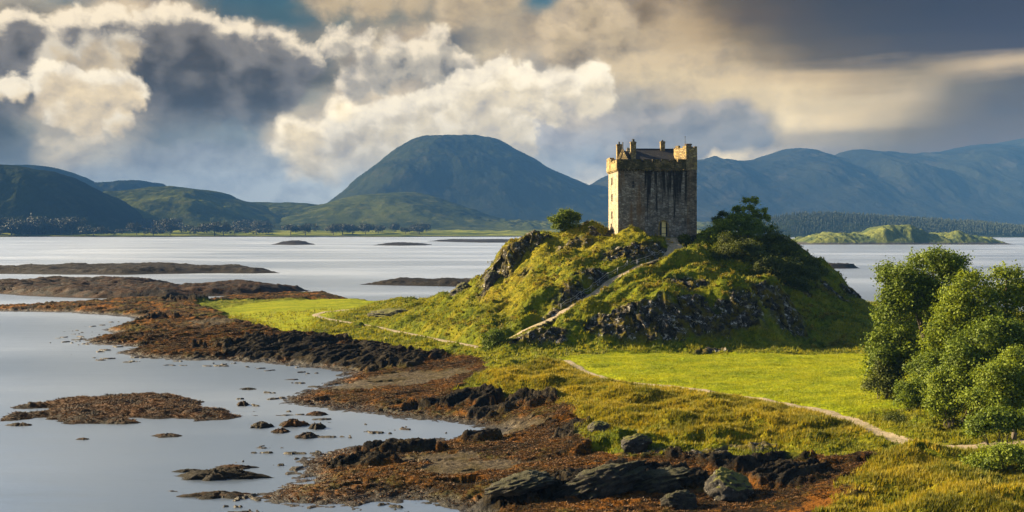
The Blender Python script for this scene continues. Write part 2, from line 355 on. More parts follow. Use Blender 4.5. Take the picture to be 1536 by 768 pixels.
# ------------------------------------------------------------------ materials
def mat_ground():
    m, t, b = mat('ground')
    p = t.pos()
    m1 = t.node('ShaderNodeAttribute', attribute_name='cover'); s1 = t.sep(m1.outputs['Vector'])
    m2 = t.node('ShaderNodeAttribute', attribute_name='shore'); s2 = t.sep(m2.outputs['Vector'])
    lawn, gold, rock = s1[0], s1[1], s1[2]
    weed, shingle, tidal = s2[0], s2[1], s2[2]
    b.inputs['Specular IOR Level'].default_value = 0.06
    big = t.noise(p, 0.09, 4, 0.6); mid = t.noise(p, 0.55, 6, 0.72); fine = t.noise(p, 3.2, 4, 0.7)
    m3 = t.noise(p, 0.22, 5, 0.68)
    green = t.mix(t.ss(mid, 0.35, 0.66), (0.034, 0.052, 0.003), (0.135, 0.150, 0.004))
    green = t.mix(t.ss(m3, 0.45, 0.68, 0, 0.8), green, (0.190, 0.160, 0.007))
    gcol = t.mix(t.ss(fine, 0.3, 0.7), (0.120, 0.105, 0.006), (0.270, 0.215, 0.012))
    gcol = t.mix(t.ss(m3, 0.52, 0.70, 0, 0.75), gcol, (0.140, 0.074, 0.008))
    gcol = t.mix(t.ss(mid, 0.55, 0.72, 0, 0.6), gcol, (0.085, 0.088, 0.006))
    c = t.mix(t.math('MULTIPLY', gold, t.ss(t.math('ADD', mid, t.math('MULTIPLY', big, 0.6)), 0.55, 0.95)), green, gcol)
    lcol = t.mix(t.ss(t.math('ADD', mid, t.math('MULTIPLY', fine, 0.35)), 0.45, 0.95), (0.125, 0.170, 0.002), (0.240, 0.260, 0.003))
    lcol = t.mix(t.ss(t.noise(t.vmath('MULTIPLY', p, (0.05, 0.22, 0.1)), 1.0, 5, 0.65), 0.42, 0.68), lcol, (0.285, 0.285, 0.004))
    lcol = t.mix(t.ss(m3, 0.54, 0.72, 0, 0.7), lcol, (0.085, 0.110, 0.003))
    c = t.mix(lawn, c, lcol)
    c = t.mix(t.ss(fine, 0.25, 0.75, 0.45, 0.0), c, (0.02, 0.026, 0.003))
    # rock with lichen
    rn = t.noise(p, 1.3, 6, 0.7)
    rc = t.mix(t.ss(rn, 0.38, 0.70), (0.010, 0.0095, 0.009), (0.070, 0.062, 0.050))
    lich = t.noise(p, 0.85, 8, 0.82)
    rc = t.mix(t.ss(lich, 0.545, 0.60, 0, 0.9), rc, (0.42, 0.40, 0.37))
    rc = t.mix(t.ss(t.noise(p, 0.5, 6, 0.75), 0.47, 0.58, 0, 0.88), rc, (0.088, 0.070, 0.007))
    c = t.mix(rock, c, rc)
    # tidal zone
    w1 = t.mix(t.ss(mid, 0.38, 0.62), (0.020, 0.014, 0.004), (0.098, 0.040, 0.005))
    w1 = t.mix(t.ss(fine, 0.5, 0.75, 0, 0.8), w1, (0.17, 0.062, 0.008))
    w1 = t.mix(t.ss(m3, 0.48, 0.66, 0, 0.85), w1, (0.048, 0.037, 0.007))
    w1 = t.mix(t.ss(t.noise(p, 1.7, 6, 0.75), 0.42, 0.56, 0.85, 0.0), w1, (0.009, 0.006, 0.003))
    far_n = t.noise(p, 0.13, 8, 0.78)
    w1 = t.mix(t.ss(far_n, 0.50, 0.57, 0, 0.82), w1, (0.008, 0.006, 0.003))
    w1 = t.mix(t.ss(far_n, 0.47, 0.40, 0, 0.75), w1, (0.150, 0.056, 0.006))
    w1 = t.mix(t.ss(t.noise(p, 0.09, 7, 0.75), 0.54, 0.62, 0, 0.7), w1, (0.060, 0.052, 0.010))
    s_ = t.mix(t.ss(t.noise(p, 1.6, 6, 0.8), 0.38, 0.66), (0.022, 0.017, 0.011), (0.115, 0.092, 0.060))
    s_ = t.mix(t.ss(m3, 0.45, 0.62, 0, 0.75), s_, (0.045, 0.034, 0.012))
    dr = t.mix(t.ss(rn, 0.38, 0.72), (0.006, 0.005, 0.004), (0.042, 0.034, 0.022))
    dr = t.mix(t.ss(mid, 0.52, 0.72, 0, 0.75), dr, (0.055, 0.034, 0.007))
    dr = t.mix(t.ss(m3, 0.40, 0.55, 0.8, 0.0), dr, (0.005, 0.0045, 0.004))
    tc_ = t.mix(shingle, t.mix(weed, dr, w1), s_)
    c = t.mix(tidal, c, tc_)
    # patches torn along the margin keep a wet dark edge just above the water
    z = t.sep(p)[2]
    c = t.mix(t.ss(z, 0.50, 0.12, 0, 0.88), c, (0.011, 0.008, 0.004))
    t.put(b.inputs['Base Color'], c)
    rg = t.mix(t.math('MULTIPLY', tidal, t.ss(t.sep(p)[2], 0.9, 0.15)), (0.9,)*3, (0.50,)*3)
    t.put(b.inputs['Specular IOR Level'], t.math('MULTIPLY_ADD', t.math('MULTIPLY', tidal, t.ss(t.sep(p)[2], 0.9, 0.15)), 0.12, 0.06))
    t.put(b.inputs['Roughness'], t.sep(rg)[0])
    h = t.math('ADD', t.math('MULTIPLY', fine, 0.6), t.math('MULTIPLY', t.noise(p, 1.1, 6, 0.7), 1.2))
    t.put(b.inputs['Normal'], t.bump(h, 0.9, 0.45))
    return m
def mat_water():
    m, t, b = mat('water')
    p = t.pos()
    lanes = t.noise(t.vmath('MULTIPLY', p, (0.0035, 0.011, 1)), 1.0, 4, 0.55)
    amp = t.ss(lanes, 0.35, 0.68, 0.7, 1.0)
    h = t.math('ADD', t.math('MULTIPLY', t.noise(t.vmath('MULTIPLY', p, (0.55, 1.5, 1)), 1.0, 4, 0.65), 0.18),
               t.math('MULTIPLY', t.noise(t.vmath('MULTIPLY', p, (0.07, 0.25, 1)), 1.0, 3, 0.5), 0.6))
    nrm = t.bump(t.math('MULTIPLY', t.math('ADD', h, t.math('MULTIPLY', t.noise(t.vmath('MULTIPLY', p, (1.6, 3.6, 1)), 1.0, 3, 0.6), 0.07)), amp), 0.22, 1.0)
    fr = t.node('ShaderNodeFresnel'); fr.inputs[0].default_value = 7.0; t.l.new(nrm, fr.inputs[1])
    gl = t.node('ShaderNodeBsdfAnisotropic'); gl.inputs['Color'].default_value = (0.93, 0.97, 1.0, 1)
    t.put(gl.inputs['Roughness'], t.ss(lanes, 0.38, 0.66, 0.29, 0.42)); t.l.new(nrm, gl.inputs['Normal'])
    df = t.node('ShaderNodeBsdfDiffuse'); df.inputs[0].default_value = (0.018, 0.034, 0.055, 1)
    mx = t.node('ShaderNodeMixShader'); t.l.new(fr.outputs[0], mx.inputs[0]); t.l.new(df.outputs[0], mx.inputs[1]); t.l.new(gl.outputs[0], mx.inputs[2])
    t.l.new(mx.outputs[0], t.n['Material Output'].inputs[0])
    return m
def mat_gravel():
    m, t, b = mat('gravel')
    p = t.pos()
    c = t.mix(t.ss(t.noise(p, 3.5, 5, 0.8), 0.3, 0.7), (0.115, 0.09, 0.06), (0.36, 0.29, 0.195))
    c = t.mix(t.ss(t.noise(p, 0.6, 4, 0.7), 0.46, 0.68, 0, 0.75), c, (0.10, 0.095, 0.015))
    t.put(b.inputs['Base Color'], c)
    t.put(b.inputs['Normal'], t.bump(t.noise(p, 6, 4, 0.7), 0.8, 0.1))
    return m
def mat_rock(name, dark, light, lichen=0.5, moss=0.4, sc=1.0):
    m, t, b = mat(name)
    p = t.pos(); n = t.node('ShaderNodeNewGeometry').outputs['Normal']
    rn = t.noise(p, 1.6*sc, 6, 0.7)
    c = t.mix(t.ss(rn, 0.35, 0.7), dark, light)
    c = t.mix(t.ss(t.noise(p, 2.3*sc, 7, 0.75), 0.64-0.06*lichen, 0.72-0.06*lichen, 0, min(1, lichen*1.6)), c, (0.38, 0.36, 0.32))
    up = t.sep(n)[2]
    c = t.mix(t.math('MULTIPLY', t.ss(t.math('ADD', up, t.math('MULTIPLY', t.noise(p, 1.1*sc, 4, 0.7), 0.9)), 0.95, 1.25), moss), c, (0.085, 0.085, 0.012))
    t.put(b.inputs['Base Color'], c); b.inputs['Roughness'].default_value = 0.75
    t.put(b.inputs['Normal'], t.bump(t.noise(p, 2.2*sc, 7, 0.75), 0.9, 0.5/sc))
    return m
def mat_leaf(name, dark, light, trans=0.35):
    m, t, b = mat(name)
    a = t.attr('tint', 'Fac')
    col_ = t.mix(a, dark, light)
    t.put(b.inputs['Base Color'], col_); b.inputs['Roughness'].default_value = 0.65
    tr = t.node('ShaderNodeBsdfTranslucent'); t.put(tr.inputs[0], t.vmath('MULTIPLY', col_, (1.5, 1.35, 0.6)))
    mx = t.node('ShaderNodeMixShader'); mx.inputs[0].default_value = trans
    t.l.new(b.outputs[0], mx.inputs[1]); t.l.new(tr.outputs[0], mx.inputs[2])
    t.l.new(mx.outputs[0], t.n['Material Output'].inputs[0])
    return m
def mat_bark():
    m, t, b = mat('bark')
    p = t.objco()
    t.put(b.inputs['Base Color'], t.mix(t.noise(t.vmath('MULTIPLY', p, (3, 3, 0.7)), 1.5, 5, 0.7), (0.03, 0.024, 0.018), (0.14, 0.115, 0.085)))
    return m
def mat_hill(name, c0, c1, c2, sc=0.004):
    m, t, b = mat(name)
    p = t.pos()
    a = t.noise(p, sc, 6, 0.62); d = t.noise(p, sc*5, 6, 0.68)
    c = t.mix(t.ss(a, 0.38, 0.64), c0, c1)
    c = t.mix(t.ss(d, 0.5, 0.7, 0, 0.8), c, c2)
    t.put(b.inputs['Base Color'], c); b.inputs['Roughness'].default_value = 1.0
    b.inputs['Specular IOR Level'].default_value = 0.0
    t.put(b.inputs['Normal'], t.bump(t.math('ADD', d, t.math('MULTIPLY', a, 2.0)), 0.4, 0.12/sc*0.6))
    return m
def mat_stone(name, base0, base1, stain=0.0, rust=0.0, moss=0.0, lichen=0.0, axis='x'):
    """rubble masonry on a vertical face; axis = the horizontal object axis of the face"""
    m, t, b = mat(name)
    o = t.objco(); x, y, z = t.sep(o)
    h = t.math('ADD', x, y) if axis == 'xy' else (x if axis == 'x' else y)
    wob = t.vmath('SCALE', t.vmath('SUBTRACT', t.noise(o, 2.0, 3, 0.6, out=1), (0.5, 0.5, 0.5)), 0.25)
    uv = t.vmath('ADD', t.comb(t.math('MULTIPLY', h, 1.75), t.math('MULTIPLY', z, 3.1), t.math('MULTIPLY', t.math('SUBTRACT', t.math('ADD', x, y), h), 1.75)), wob)
    cell = t.sep(t.voro(uv, 1.0, 'F1', 'Color', 0.85))
    edge = t.voro(uv, 1.0, 'DISTANCE_TO_EDGE', 'Distance', 0.85)
    c = t.mix(t.math('POWER', cell[0], 1.3), base0, base1)
    c = t.mix(t.math('MULTIPLY', cell[1], 0.35), c, (0.20, 0.125, 0.06))
    c = t.mix(t.ss(t.noise(o, 0.45, 5, 0.65), 0.42, 0.68, 0, 0.6), c, tuple(0.4*v for v in base0))
    c = t.mix(t.ss(edge, 0.09, 0.02, 0, 0.75), c, tuple(0.42*v for v in base0))
    if rust:
        r_ = t.noise(t.comb(t.math('MULTIPLY', h, 0.75), t.math('MULTIPLY', z, 0.10), 1.0), 1.0, 4, 0.6)
        c = t.mix(t.math('MULTIPLY', t.ss(r_, 0.48, 0.66), rust), c, (0.15, 0.075, 0.022))
    if stain:
        s1 = t.noise(t.comb(t.math('MULTIPLY', h, 1.35), t.math('MULTIPLY', z, 0.055), 4.0), 1.0, 5, 0.62)
        s1 = t.math('ADD', s1, t.math('MULTIPLY', t.math('SUBTRACT', z, 9.0), 0.018))
        c = t.mix(t.math('MULTIPLY', t.ss(s1, 0.50, 0.60), stain), c, (0.010, 0.009, 0.009))
    if lichen:
        c = t.mix(t.ss(t.noise(o, 1.6, 6, 0.75), 0.52, 0.64, 0, lichen), c, (0.48, 0.35, 0.05))  # yellow also raised to imitate golden sun on the castle tops
    if moss:
        c = t.mix(t.ss(t.noise(o, 1.2, 6, 0.7), 0.40, 0.56, 0, moss), c, (0.028, 0.026, 0.009))
    t.put(b.inputs['Base Color'], c); b.inputs['Roughness'].default_value = 0.9
    hh = t.math('ADD', t.math('MULTIPLY', t.ss(edge, 0.0, 0.12), 0.7), t.math('ADD', t.math('MULTIPLY', cell[2], 0.5), t.noise(o, 5, 4, 0.7)))
    t.put(b.inputs['Normal'], t.bump(hh, 0.9, 0.10))
    return m
def mat_plain(name, c, rough=0.7, var=0.4, sc=3.0, metal=0):
    m, t, b = mat(name)
    n = t.noise(t.objco(), sc, 5, 0.65)
    t.put(b.inputs['Base Color'], t.mix(n, tuple(v*(1-var) for v in c), tuple(min(1, v*(1+var)) for v in c)))
    b.inputs['Roughness'].default_value = rough; b.inputs['Metallic'].default_value = metal
    return m
def mat_slate():
    m, t, b = mat('slate')
    o = t.objco(); x, y, z = t.sep(o)
    br = t.node('ShaderNodeTexBrick'); t.put(br.inputs['Vector'], t.comb(x, t.math('MULTIPLY', z, 1.6), 0))
    br.inputs['Scale'].default_value = 2.6; br.inputs['Color1'].default_value = (0.008, 0.0095, 0.013, 1); br.inputs['Color2'].default_value = (0.020, 0.022, 0.027, 1)
    br.inputs['Mortar'].default_value = (0.008, 0.008, 0.01, 1); br.inputs['Mortar Size'].default_value = 0.03
    c = t.mix(t.ss(t.noise(o, 1.2, 5, 0.7), 0.55, 0.75, 0, 0.5), br.outputs[0], (0.07, 0.065, 0.03))
    t.put(b.inputs['Base Color'], c); b.inputs['Roughness'].default_value = 0.7
    t.put(b.inputs['Normal'], t.bump(br.outputs['Fac'], 0.5, -0.03))
    return m

M_GROUND = mat_ground(); M_WATER = mat_water(); M_GRAVEL = mat_gravel(); M_BARK = mat_bark()
M_TIDEROCK = mat_rock('tide_rock', (0.004, 0.0037, 0.0034), (0.034, 0.028, 0.019), 0.1, 0.25, 0.8)
M_CRAG = mat_rock('lichened_rock', (0.009, 0.0085, 0.008), (0.060, 0.053, 0.043), 0.7, 1.0, 0.9)

# ================================================================== TERRAIN
# heights of the ground (x, y, z): from bearings with a known height (W) or distance (D)
PATH_L = [W(720, 521, 4.0), W(660, 510, 3.9), W(600, 498, 3.8), W(550, 488, 3.7), W(505, 481, 3.6), W(480, 476, 3.6), W(474, 472, 3.6), W(490, 468, 3.5), W(530, 464, 3.4), W(570, 459, 3.3)]
PATH_M = [D(726, 522, 199.5), D(765, 508, 201), D(800, 490, 203), D(830, 477, 205), D(860, 459, 208.5), D(892, 440, 211.8), D(915, 422, 215.2), D(940, 409, 218), D(960, 399, 220), D(980, 392, 222.5), D(1000, 385, 225.2), D(1012, 375, 228.3), D(1014, 365, 231), D(1009, 357, 233.6)]
PATH_R = [W(850, 541, 4.2), W(880, 558, 4.0), W(920, 571, 3.9), W(1000, 580, 3.9), W(1080, 591, 3.9), W(1150, 603, 4.0), W(1220, 615, 4.1), W(1270, 630, 4.2), W(1310, 648, 4.3), W(1350, 661, 4.4), W(1400, 670, 4.5), W(1475, 671, 4.7), W(1560, 664, 4.9)]
SHORE = [W(*p, 0) for p in [(-150,469),(0,467),(100,469),(170,474),(205,478),(190,486),(152,494),(166,502),(128,509),(122,515),(205,521),(176,529),(200,535),(250,540),(330,541),(390,545),(440,548),(485,553),(512,560),(515,566),(490,576),(440,590),(420,600),(420,606),(460,611),(500,615),(560,622),(620,631),(700,639),(737,648),(722,655),(660,659),(600,662),(545,666),(510,673),(482,682),(440,692),(452,700),(436,712),(442,724),(405,739),(378,748),(420,757),(480,762),(530,764),(565,757),(605,752),(645,757),(680,766),(690,790)]]
SHORE += [(-12, 78), (-8, 50), (100, 50), (165, 110), (175, 240), (130, 318), (92, 330), (60, 322), (20, 314), (-10, 306), (-26, 322), (-43, 352)]
SHORE += [W(*p, 0) for p in [(500,441),(440,440),(345,444),(312,450),(295,452),(250,448),(180,449),(100,456),(0,461),(-150,464)]]
CP = []
CP += PATH_L + PATH_M + PATH_R
CP += [W(*p) for p in [
 # peninsula
 (340,480,1.6),(400,470,2.2),(440,455,2.4),(400,500,2.0),(470,495,2.8),(560,510,2.4),(640,525,2.6),(300,500,1.0),(250,490,0.9),(430,520,1.6),(520,528,1.7),(600,535,1.8),(680,540,2.2),(250,530,0.6),(200,460,0.9),(280,455,1.2),(100,463,0.6),(350,460,1.5),(540,450,2.6),
 # tidal flats and fore shore
 (560,565,0.7),(640,570,1.1),(700,575,2.0),(600,600,0.7),(680,610,0.9),(520,600,0.5),(760,610,1.5),(800,630,1.5),(740,665,0.9),(850,650,1.6),(640,690,0.8),(700,720,0.9),(560,700,0.5),(560,735,0.5),(800,700,1.1),(860,690,1.3),(760,750,1.2),(860,750,1.6),(950,740,1.8),(1050,720,2.0),(1060,760,1.8),(1150,710,2.4),(1180,760,2.3),(900,680,2.0),
 # grass above the tide line
 (760,570,3.5),(800,550,4.2),(830,590,3.0),(900,610,3.2),(960,600,3.7),(950,640,3.4),(1050,620,3.8),(1050,650,3.7),(1150,640,4.0),(1200,650,4.0),(1000,665,2.6),(1100,672,2.9),(1200,675,3.3),(1300,690,3.8),(1250,730,3.2),(1350,740,4.0),(1450,720,4.6),(1530,760,4.6),(1300,780,3.3),(1000,690,2.2),
 # meadow
 (850,534,4.4),(950,545,4.2),(1000,565,4.1),(1100,560,4.1),(1200,550,4.2),(1300,560,4.5),(1200,590,4.2),(1300,600,4.6),(1000,533,4.4),(1150,533,4.4),(1300,534,4.6),(1400,600,5.0),(1500,640,5.2),(1450,560,5.4),(1500,560,5.6),
]]
CP += [D(*p) for p in [
 # left slope of the mound
 (690,441,262),(650,449,272),(600,454,290),(620,470,255),(660,470,245),(700,460,240),(600,478,262),(650,492,224),(700,492,214),(735,440,238),(750,500,204),(760,462,214),(720,475,222),(560,470,285),
 # left crag and crest
 (738,416,242),(745,400,242.5),(754,386,243),(764,371,244),(785,360,245),(800,352,245),(728,438,241),(825,350,246),(850,349,246),(880,343,246),(905,341,246),(770,395,239),(790,420,230),(770,440,225),(740,452,230),(800,400,230),(850,380,231),(800,440,219),(830,440,217),(850,425,217),(820,465,209),(790,480,206),(880,395,226),(900,362,234),(870,365,236),(840,365,240),(950,368,228),(915,372,229),(900,400,222),
 # crag left of the path
 (862,424,212.5),(880,414,215),(900,408,218),(940,384,224.5),(960,378,226),(985,366,229),(1000,362,231),
 (930,352,233),(960,346,233.5),(990,356,233),(945,341,236),
 # front spur right of the path
 (870,472,203),(900,455,206),(940,430,211),(980,410,215),(1030,388,223),(1050,402,216),(980,430,205),(1040,430,206),(900,472,200),(950,458,198.5),(1000,462,198),(1050,455,199),(1110,450,201),(1170,452,203),(1180,440,207),(850,488,199),(820,496,197),(790,505,197),
 (950,505,195.5),(1000,508,195),(1050,500,196),(1110,490,199),(1175,485,202),(900,505,195.5),(870,512,195),(830,518,194.5),(790,522,194),(760,528,193),
 (950,524,192.5),(1050,522,193),(1150,515,195),(1100,505,196.5),
 # bush slope and right flank
 (1050,375,228),(1100,385,226),(1100,355,236),(1060,352,237),(1150,360,238),(1180,368,239),(1200,378,239),(1240,402,239),(1270,430,239),(1288,452,240),(1296,460,242),(1150,410,224),(1150,440,213),(1200,430,225),(1240,440,228),(1200,455,216),(1260,455,231),
 (1200,480,211),(1250,480,214),(1300,490,212),(1200,510,203),(1300,510,203),(1250,525,195),(1350,500,212),
]]
PLATEAU = 23.6
CP += [(x, y, PLATEAU) for x in (22, 28, 34, 41) for y in (236, 244, 252)] + [(47, 245, 22.5), (36, 234, 23.4), (18, 248, 23.6), (12, 250, 23)]
CP += [(-2, 272, 9), (15, 278, 9), (35, 280, 9), (55, 275, 9), (75, 262, 7), (5, 260, 18), (45, 262, 18), (25, 262, 19.5), (-15, 285, 5), (20, 298, 3.5), (60, 300, 4.5), (90, 300, 5), (110, 270, 6), (110, 200, 6), (110, 150, 6), (85, 300, 5.2), (95, 240, 6), (85, 215, 5.6), (70, 310, 4.6), (80, 90, 5), (60, 65, 4.5), (20, 65, 2), (-35, 330, 3), (-30, 300, 6)]
CP += [(p[0], p[1], 0.05) for p in SHORE]
CP = np.array(CP)
def rbf_fit(pts, c=2.5, lam=0.25):
    d = np.sqrt((pts[:, None, 0]-pts[None, :, 0])**2+(pts[:, None, 1]-pts[None, :, 1])**2+c*c)
    n = len(pts); A = np.zeros((n+3, n+3)); A[:n, :n] = -d + 0*np.eye(n); A[:n, :n] += lam*np.eye(n)
    A[:n, n] = A[n, :n] = 1; A[:n, n+1:] = pts[:, :2]/100; A[n+1:, :n] = (pts[:, :2]/100).T
    return np.linalg.solve(A, np.concatenate([pts[:, 2], [0, 0, 0]]))
WRBF = rbf_fit(CP)
def rbf(x, y, c=2.5):
    out = WRBF[-3]+WRBF[-2]*x/100+WRBF[-1]*y/100
    for i in range(len(CP)):
        out = out - WRBF[i]*np.sqrt((x-CP[i, 0])**2+(y-CP[i, 1])**2+c*c)
    return out
NU = 1040
TU = np.linspace(-0.60, 0.62, NU)
TY = np.concatenate([np.arange(52, 80, 0.8), np.arange(80, 130, 0.22), np.arange(130, 186, 0.30), np.arange(186, 250, 0.20), np.arange(250, 300, 0.5), np.arange(300, 445, 0.8)])
NY = len(TY)
YY, UU = np.meshgrid(TY, TU, indexing='ij')
XX = UU*YY
Z = rbf(XX, YY)
# steep bluff closing the mound on the left
BLUFF = [D(742, 400, 240.5), D(752, 390, 240), D(775, 380, 239.5), D(805, 370, 240), D(812, 360, 246), D(790, 360, 250), D(755, 372, 249)]
db_ = -sdf(BLUFF, XX, YY)+1.0*fbm(XX/3.5, YY/3.5, 3, 0.55, 151)
zc_ = np.interp(768+FPX*XX/YY, [730, 742, 752, 764, 785, 800, 815], [15.5, 17.0, 19.6, 21.6, 23.0, 24.0, 24.4])
Z = np.where((YY > 225) & (YY < 256), np.maximum(Z, zc_-2.4*np.maximum(0, db_)), Z)
S = sdf(SHORE, XX, YY)
S = S + 1.3*fbm(XX/7, YY/7, 4, 0.55, 2) + 0.5*fbm(XX/1.8, YY/1.8, 2, 0.5, 8)*sstep(-S, -12, 2)
Z = np.where(S > 0, np.maximum(Z, 0.12)*sstep(S, -0.5, 6.0)+0.03*np.minimum(S, 6), np.maximum(S*0.12, -2.0))
slope = np.hypot(np.gradient(Z, axis=0)/np.gradient(YY, axis=0), np.gradient(Z, axis=1)/np.gradient(XX, axis=1))
# covers --------------------------------------------------------------
GRASS = [W(*p) for p in [(285,455,1.2),(330,470,1.6),(345,480,1.6),(410,500,2.0),(470,503,2.4),(520,512,2.4),(580,522,2.4),(640,531,2.4),(725,541,2.6),(735,552,2.8),(700,566,2.6),(690,582,2.2),(760,590,2.4),(800,598,2.4),(850,612,2.4),(880,632,2.4),(872,655,2.4),(905,672,2.2),(925,688,2.2),(1000,686,2.4),(1100,690,2.7),(1240,692,3.3),(1330,690,3.7),(1290,715,3.4),(1245,770,3.0),(1200,860,3.0)]]
GRASS += [(60, 50), (170, 60), (180, 250), (120, 312), (60, 314), (0, 303), (-20, 306), (-40, 345)] + [W(*p) for p in [(480,443,2),(345,448,1.5)]]
sg = sdf(GRASS, XX, YY) + 1.5*fbm(XX/6, YY/6, 4, 0.6, 5)
tidal = 1-sstep(sg, -0.8, 0.8)
LAWN_L = [W(*p) for p in [(345,472,1.8),(415,500,2.2),(450,500,2.4),(476,480,3.5),(560,463,3.3),(575,452,2.8),(440,446,2.2),(330,462,1.6)]]
MEADOW = [W(*p) for p in [(845,539,4.2),(880,557,4),(920,570,4),(1000,579,4),(1080,590,4),(1150,602,4),(1220,614,4.1),(1262,626,4.2),(1300,622,4.4),(1400,610,5),(1420,560,5),(1330,530,5),(1000,526,4.4),(860,531,4.4)]]
lawn = np.maximum(sstep(sdf(LAWN_L, XX, YY)+2.0*fbm(XX/9, YY/9, 3, 0.5, 6), -2.5, 2.5)*0.8, sstep(sdf(MEADOW, XX, YY)+1.6*fbm(XX/5, YY/5, 4, 0.6, 6), -2.2, 1.4))
FRONT = [W(*p) for p in [(700,560,3),(800,548,4.2),(860,548,4.2),(920,574,4),(1080,594,4),(1220,618,4),(1300,650,4.2),(1250,665,3.8),(1000,660,3),(900,640,3),(760,590,3)]]
CORNER = [W(*p) for p in [(1240,770,3),(1260,715,3.3),(1330,695,3.7),(1536,700,4.8),(1536,790,4.8)]]
gold = np.maximum(sstep(sdf(FRONT, XX, YY), -3, 3), sstep(sdf(CORNER, XX, YY), -2, 2)*0.9)
CREST = [D(*p) for p in [(700,450,240),(760,470,213),(840,445,216),(880,410,222),(960,375,227),(990,352,233),(930,340,238),(850,348,248),(740,400,250)]]
gold = np.maximum(gold, sstep(sdf(CREST, XX, YY), -5, 4)*0.85)
gold = np.clip(gold*(1.0+0.9*fbm(XX/8, YY/8, 3, 0.5, 21)), 0, 1)*(1-lawn)
# crags: (photo bearing, distance, half width x, half depth y)
CRAGS = [(734,240,2.6,3),(752,241,2.2,2),(800,242,3.5,2.2),(862,236,4,2.2),(870,210.5,5,2.4),(842,206.5,3.5,2),(890,216,3.5,2.2),(935,225,5,2.6),(965,226,4,2.2),(990,227.5,2.5,1.6),
 (930,197,5.5,2.6),(990,196.6,6,2.8),(1050,197.6,6,2.6),(1110,199.8,5,2.4),(1160,202.6,4.5,2.2),(1178,203.5,2.4,2),(1030,206,4,1.8),(900,197.5,3,2.2),(795,196,5,1.8),(830,196,3,1.6),(1070,190.5,3.4,0.9),(1250,232,3,1.6),(1200,221,3,1.5),(1280,236,3,1.5),
 (960,113,5,0.9),(1040,112,6,0.9),(1120,113,5,0.9)]
rock = np.zeros_like(Z)
for px, Yc, rx, ry in CRAGS:
    xc = (px-768)/FPX*Yc
    q = ((XX-xc)/rx)**2+((YY-Yc)/ry)**2
    rock = np.maximum(rock, np.exp(-q*0.9))
nrock = fbm(XX/2.6, YY/2.0, 4, 0.6, 31)
rock = sstep(rock+0.25*nrock, 0.28, 0.62)
rock = np.maximum(rock, sstep(slope+0.35*nrock, 1.05, 1.6)*0.9)*(1-tidal)
# path flattening
dpath = np.full(Z.shape, 1e9)
for line, hw in ((PATH_L, 1.1), (PATH_M, 1.2), (PATH_R, 0.9)):
    L = catmull(line, 6)
    d, zl = polydist(L, XX, YY)
    k = 1-sstep(d, hw*1.0, hw*2.6)
    Z = Z*(1-k)+zl*k
    dpath = np.minimum(dpath, d/hw)
clear = sstep(dpath+0.35*fbm(XX/1.2, YY/1.2, 2, 0.5, 14), 0.95, 1.7)
# castle stands on level ground
CA = (22.75, 234.6); CROT = R(3.3)
lx = (XX-CA[0])*math.cos(CROT)+(YY-CA[1])*math.sin(CROT); ly = -(XX-CA[0])*math.sin(CROT)+(YY-CA[1])*math.cos(CROT)
inc = np.maximum(np.maximum(-lx, lx-17.2), np.maximum(-ly, ly-14))
# relief -----------------------------------------------------------------
rough = (1-lawn)*(1-tidal)*(1-rock)*clear
mound = sstep(Z, 4.6, 8)
hum = fbm(XX/7.5, YY/6.0, 3, 0.5, 41)
spur = np.zeros_like(Z)
for ln, amp, wd in (([D(1045,388,223.5), D(1005,400,219), D(960,420,214), D(920,440,210), D(880,462,205.5), D(845,484,201)], 1.5, 2.6), ([D(1010,432,207.5), D(965,436,206.5), D(925,450,204), D(885,470,201.5)], 1.3, 2.0), ([D(905,392,227), D(870,402,223), D(835,422,218)], 1.2, 2.2), ([D(845,440,215.5), D(815,452,213), D(780,470,210)], 1.1, 2.2), ([D(790,410,228), D(765,425,226), D(745,446,222)], 1.0, 2.4), ([D(735,470,219), D(700,476,224), D(660,476,234)], 0.9, 2.6), ([D(700,500,209), D(650,497,221), D(600,486,244)], 0.7, 2.4)):
    dd_, _ = polydist(ln, XX+0.8*fbm(XX/4, YY/4, 2, 0.5, 161), YY)
    yl_ = np.interp(XX, [q[0] for q in sorted(ln)], [q[1] for q in sorted(ln)])
    side = np.where(YY < yl_, 0.62, 1.5)
    spur = np.maximum(spur, amp*np.exp(-(dd_/(wd*side))**2))
Z = Z + spur*rough*sstep(dpath, 1.5, 4.0)
Z = Z + rough*(0.60+1.05*mound)*hum*sstep(inc, -1, 3)*np.where(YY > 186, 1.0, 0.5+1.4*sstep(dpath, 2.0, 7.0))
Z = Z + rough*(0.22*np.abs(fbm(XX/1.9, YY/1.7, 3, 0.55, 43)) + 0.10*fbm(XX/0.6, YY/0.6, 2, 0.6, 47))
left_hum = np.exp(-(((XX+18)/26)**2+((YY-240)/34)**2))
Z = Z + rough*left_hum*0.9*np.abs(fbm(XX/9, YY/7, 2, 0.5, 51))
Z = Z + lawn*(0.20*fbm(XX/9, YY/6, 3, 0.5, 61) + 0.05*fbm(XX/1.1, YY/0.9, 2, 0.5, 63))
crag = ridged(XX/3.2, YY/2.2+Z/5, 4, 0.55, 71)
Z = Z + rock*clear*(0.75*crag-0.35)*sstep(inc, 0, 2)*np.where(YY > 180, 1.0, 0.5)
